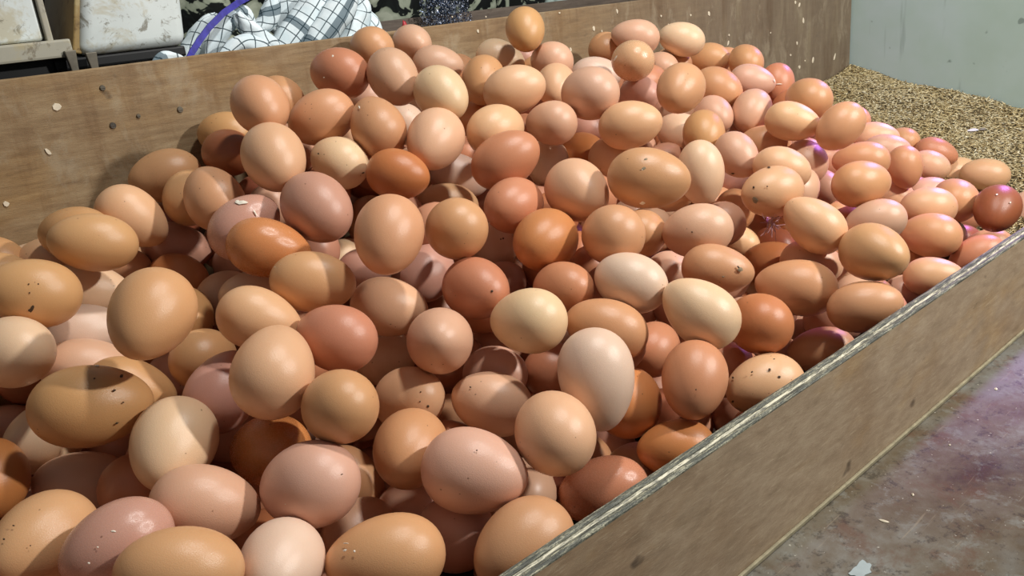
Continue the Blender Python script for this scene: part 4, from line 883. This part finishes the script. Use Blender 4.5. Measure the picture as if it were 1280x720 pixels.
hx0, hx1, hz = q[0].x, q[1].x, (q[0].z + q[1].z) / 2
hb_ = obj('housing', slab([(p.x, p.z) for p in q], YS, YS + 0.13, .010, 6), HOUSE, sc); smooth(hb_)
obj('side_cover', slab([(hx0 - 0.0035, hz + .004), (hx0 + .004, hz + .002), (q[4].x + .004, q[4].z - .004), (q[4].x - .0035, q[4].z - .004)], YS + .006, YS + .125, .0016, 3), YELLOWED, sc)
obj('column', box(hx0 - .055, hx0 - .014, YS + .128, YS + .15, hz - 0.002, hz + .12, .004), BROWNPL, sc)  # brown block added to paint the dark gap between platform and housing
pC = atY(38, 0, YS); pD = atY(52, 54, YS)
tz = pD.z + 0.002
obj('platform', slab([(-0.06, tz), (pD.x + .004, tz), (pC.x + .004, tz + .075), (-0.06, tz + .075)], YS + .004, YS + .03, .003), HOUSE, sc)
obj('platform_rim', slab([(pD.x + .0045, tz - .002), (pD.x + .010, tz - .002), (pC.x + .010, tz + .075), (pC.x + .0045, tz + .075)], YS, YS + .034, .0015), LIP, sc)
obj('lip', box(-0.06, pD.x + .022, YS - .004, YS + .03, tz - .0155, tz - .0005, .002), LIP, sc)
obj('base', box(-0.06, hx1 - .006, YS + .012, YS + .12, BZ + .001, tz - .013, .003), BLACK, sc)
obj('base_skirt', box(hx0 - 0.02, hx1 - .001, YS + .006, YS + .122, hz - .010, hz - .0002, .002), BLACK, sc)
for (u, v) in ((118, 80), (92, 78)):
    p = atY(u, v, YS - .01)
    obj('foot', slab([(p.x - .0045, p.z + .010), (p.x + .005, p.z + .010), (p.x + .0035, p.z - .004), (p.x + .003, BZ), (p.x - .001, BZ), (p.x - .003, p.z - .002)], YS - .008, YS - .003, .0008), METAL, sc)

# ------------------------------------------------------------------ checked towel
def lobe(path, wid, th, uvrot, uvoff, nu=26, nv=22, seed=0, crk=0.0012):
    """a soft roll of cloth swept along path (points x,y,z), elliptical section; returns verts, faces, uvs"""
    pts = [Vector(p) for p in path]
    # Catmull-Rom resample
    P = []
    m = len(pts)
    for i in range(nu + 1):
        t = i / nu * (m - 1); k = min(int(t), m - 2); f = t - k
        p0 = pts[max(k - 1, 0)]; p1 = pts[k]; p2 = pts[k + 1]; p3 = pts[min(k + 2, m - 1)]
        P.append(0.5 * ((2 * p1) + (-p0 + p2) * f + (2 * p0 - 5 * p1 + 4 * p2 - p3) * f * f + (-p0 + 3 * p1 - 3 * p2 + p3) * f ** 3))
    V = []; UV = []; F = []; s = 0
    for i, p in enumerate(P):
        tg = (P[min(i + 1, nu)] - P[max(i - 1, 0)]).normalized()
        side = tg.cross(Vector((0, 1, 0))).normalized(); dep = side.cross(tg).normalized()
        if i: s += (P[i] - P[i - 1]).length
        e = max(0.25, math.sin(math.pi * min(max(i / nu, .06), .94)) ** 0.45)
        w = wid[0] + (wid[1] - wid[0]) * i / nu
        for j in range(nv):
            a = 2 * math.pi * j / nv
            d = crk * noise.noise(Vector((s * 70, math.cos(a) * 2.2 + seed, math.sin(a) * 2.2))) * 2
            q = p + side * math.cos(a) * (w * e + d) - dep * math.sin(a) * (th * e + d)
            V.append(q)
            uu = s; vv = (a / (2 * math.pi)) * 2 * math.pi * (w + th) / 2
            UV.append((uvoff[0] + uu * math.cos(uvrot) - vv * math.sin(uvrot), uvoff[1] + uu * math.sin(uvrot) + vv * math.cos(uvrot)))
    for i in range(nu):
        for j in range(nv):
            F.append((i * nv + j, i * nv + (j + 1) % nv, (i + 1) * nv + (j + 1) % nv, (i + 1) * nv + j))
    F.append(tuple(range(nv))[::-1]); F.append(tuple(range(nu * nv, nu * nv + nv)))
    return V, F, UV
def path_px(pts, Y):
    out = []
    for q in pts:
        y = q[2] if len(q) > 2 else Y
        out.append(atY(q[0], q[1], y))
    return out
K = 0.00084
lobes = [
    # px path, depth, width px (start,end), thickness px, uv rotation
    (path_px([(255, 82), (268, 52), (284, 26), (303, 16), (316, 34)], .845), (14, 11), 13, 0.35, 1),
    (path_px([(296, 16), (306, 30), (322, 46), (340, 58), (352, 78)], .83), (12, 12), 12, 0.9, 2),
    (path_px([(318, 40), (332, 28), (338, 14), (344, -6)], .85), (12, 13), 12, 0.6, 3),
    (path_px([(232, 88), (240, 60), (256, 34), (272, 20)], .87), (14, 10), 12, 0.2, 4),
    (path_px([(272, 78), (290, 62), (310, 54), (332, 64), (350, 80)], .815), (11, 11), 10, 0.15, 5),
    (path_px([(334, 92), (356, 60), (382, 32), (404, 4), (418, -30)], .86), (24, 26), 20, 0.10, 6),
    (path_px([(368, 92), (392, 58), (412, 30), (430, 2), (440, -30)], .845), (20, 22), 20, 0.0, 7),
    (path_px([(400, 96), (424, 62), (440, 36), (452, 14), (446, -8)], .86), (20, 16), 18, 0.25, 8),
    (path_px([(440, 92), (456, 62), (466, 40), (458, 14)], .865), (20, 14), 18, 0.45, 9),
    (path_px([(412, 78), (446, 56), (472, 48), (496, 62)], .85), (20, 12), 16, 0.3, 10),
    (path_px([(342, 40), (360, 18), (372, 0), (380, -30)], .90), (22, 22), 16, 0.7, 11),
    (path_px([(232, 96), (300, 90), (380, 80), (470, 66)], .86), (20, 20), 26, 0.4, 12),
    (path_px([(186, 96), (205, 74), (232, 78)], .792), (7, 8), 4, 0.4, 13),
]
V = []; F = []; UV = []
for (pp, w, th, rot, sd) in lobes:
    v_, f_, u_ = lobe(pp, (w[0] * K, w[1] * K), th * K, rot, (sd * .0217, sd * .0131), seed=sd * 3.7)
    o0 = len(V); V += v_; UV += u_; F += [tuple(k + o0 for k in f) for f in f_]
zmin = BZ + 0.0012
V = [Vector((v.x, max(v.y, .757), max(v.z, zmin))) for v in V]
tm = bpy.data.meshes.new('checked_towel'); tm.from_pydata([tuple(v) for v in V], [], F)
uvl = tm.uv_layers.new(name='UVMap')
for lp_ in tm.loops: uvl.data[lp_.index].uv = UV[lp_.vertex_index]
for p in tm.polygons: p.use_smooth = True
to = obj('checked_towel', tm, CHECK); tag(to, 'crumpled white towel with thin dark check lines behind the bin', 'towel')

# blue strap lying across the towel
def ribbon(path, w, t):
    bm = bmesh.new(); pv = None
    for i, p in enumerate(path):
        tg = (path[min(i + 1, len(path) - 1)] - path[max(i - 1, 0)]).normalized(); sd = tg.cross(Vector((0, 1, 0))).normalized() * w; dp = Vector((0, t, 0))
        vs = [bm.verts.new(p - sd), bm.verts.new(p + sd), bm.verts.new(p + sd + dp), bm.verts.new(p - sd + dp)]
        if pv:
            for k in range(4): bm.faces.new((pv[k], pv[(k + 1) % 4], vs[(k + 1) % 4], vs[k]))
        else: bm.faces.new(vs[::-1])
        pv = vs
    bm.faces.new(pv); bmesh.ops.recalc_face_normals(bm, faces=bm.faces[:]); return bm
sp = [atY(u, v, y) for u, v, y in ((232, 84, .80), (240, 66, .812), (250, 50, .818), (262, 34, .822), (280, 16, .826), (300, 2, .834), (330, -14, .85))]
tag(obj('blue_strap', ribbon(sp, .0030, .0018), BLUE), 'deep blue cloth strap crossing the left part of the checked towel', 'strap')

# leaf-patterned cloth: wavy hanging folds on a rail
def drape(x0, x1, y, z0, z1, amp, k, seed):
    bm = bmesh.new(); nx_, nz_ = 120, 26; g = []
    for i in range(nx_ + 1):
        x = x0 + (x1 - x0) * i / nx_; col_ = []
        for j in range(nz_ + 1):
            z = z0 + (z1 - z0) * j / nz_
            yy_ = y + amp * math.sin(x * k + 1.3 * math.sin(z * 14 + seed)) + amp * .9 * noise.noise(Vector((x * 16, z * 20, seed)))
            col_.append((bm.verts.new((x, yy_, z)), bm.verts.new((x, yy_ + .003, z))))
        g.append(col_)
    for i in range(nx_):
        for j in range(nz_):
            bm.faces.new([g[i][j][0], g[i + 1][j][0], g[i + 1][j + 1][0], g[i][j + 1][0]]); bm.faces.new([g[i][j][1], g[i][j + 1][1], g[i + 1][j + 1][1], g[i + 1][j][1]])
    for i in range(nx_):
        for j in (0, nz_):
            bm.faces.new([g[i][j][0], g[i][j][1], g[i + 1][j][1], g[i + 1][j][0]])
    for j in range(nz_):
        for i in (0, nx_): bm.faces.new([g[i][j][0], g[i][j + 1][0], g[i][j + 1][1], g[i][j][1]])
    bmesh.ops.recalc_face_normals(bm, faces=bm.faces[:]); return bm
dc = smooth(obj('patterned_cloth', drape(0.2, 1.75, 1.12, BZ + .001, H0 + .30, .022, 42, 2.0), CAMO)); tag(dc, 'dark and grey leaf-patterned cloth hanging behind the towel and plank', 'cloth')

# glittering tinsel bundle: many short bristles on a lumpy core
tb = bmesh.new(); tr = random.Random(3); pc = atY(556, 22, .93)
for k in range(5200):
    t = tr.random(); a = tr.uniform(0, 6.28)
    rad_ = (.046 - .014 * t) * math.sqrt(tr.random()); hgt = t * .11
    p = Vector((pc.x + math.cos(a) * rad_, pc.y + math.sin(a) * rad_ * .5, BZ + .002 + hgt)); p.x += .004 * math.sin(t * 5)
    d_ = Vector((tr.gauss(0, 1), tr.gauss(0, 1), tr.gauss(0, 1))).normalized() * tr.uniform(.002, .0045); n_ = d_.cross(Vector((tr.gauss(0, 1), 1, tr.gauss(0, 1)))).normalized() * .0007
    q = [p - n_, p + n_, p + d_]
    if min(v.z for v in q) < BZ + .0005: continue
    m2 = p + d_ * .3 + n_.cross(d_).normalized() * .0006
    vs = [tb.verts.new(v) for v in q + [m2]]
    for f in ((0, 1, 2), (0, 3, 1), (1, 3, 2), (2, 3, 0)): tb.faces.new([vs[i] for i in f])
tag(obj('tinsel_bundle', tb, TINSEL), 'sparkling dark blue tinsel bundle standing behind the back board', 'tinsel', kind='stuff')
rb = bmesh.new(); bmesh.ops.create_icosphere(rb, subdivisions=3, radius=1.0); pr_ = atY(505, 32, .885)
for v in rb.verts:
    n_ = 1 + .35 * noise.noise(v.co * 1.8); v.co = Vector((v.co.x * .005 * n_, v.co.y * .006, v.co.z * (.5 * (pr_.z + .004 - BZ)) * n_)) + Vector((pr_.x, pr_.y, BZ + .5 * (pr_.z + .006 - BZ)))
    v.co.z = max(v.co.z, BZ + .0005)
tag(smooth(obj('red_pouch', rb, RED)), 'small red scrap of plastic between the towel and the tinsel', 'plastic scrap')
def lump(name, cx_, cy_, cz_, rx, ry, rz, mat_, seed, lab, cat):
    bm = bmesh.new(); bmesh.ops.create_icosphere(bm, subdivisions=4, radius=1.0)
    for v in bm.verts:
        n_ = 1 + .30 * noise.noise(v.co * 1.7 + Vector((seed, 0, 0))) + .12 * noise.noise(v.co * 5 + Vector((0, seed, 0)))
        v.co = Vector((cx_ + v.co.x * rx * n_, cy_ + v.co.y * ry * n_, max(cz_ + v.co.z * rz * n_, BZ + .0006)))
    tag(smooth(obj(name, bm, mat_)), lab, cat)
p = atY(738, 4, 1.03); lump('black_bag', p.x, 1.03, BZ + .03, .06, .03, .034, BLACK, 1, 'crumpled black bag behind the plank at top centre', 'bag')
p = atY(795, 0, 1.05); lump('pale_blue_cloth', p.x + .025, 1.045, BZ + .028, .05, .03, .034, LBLUE, 4, 'bunched pale blue cloth right of the black bag', 'cloth')
p = atY(693, 4, 1.02); lump('grey_rag', p.x, 1.015, BZ + .026, .024, .02, .028, mat_simple('grey_green_rag', srgb(150, 166, 160), .8, 60, .3), 7, 'small grey-green rag left of the black bag', 'rag')
bpy.context.view_layer.update()
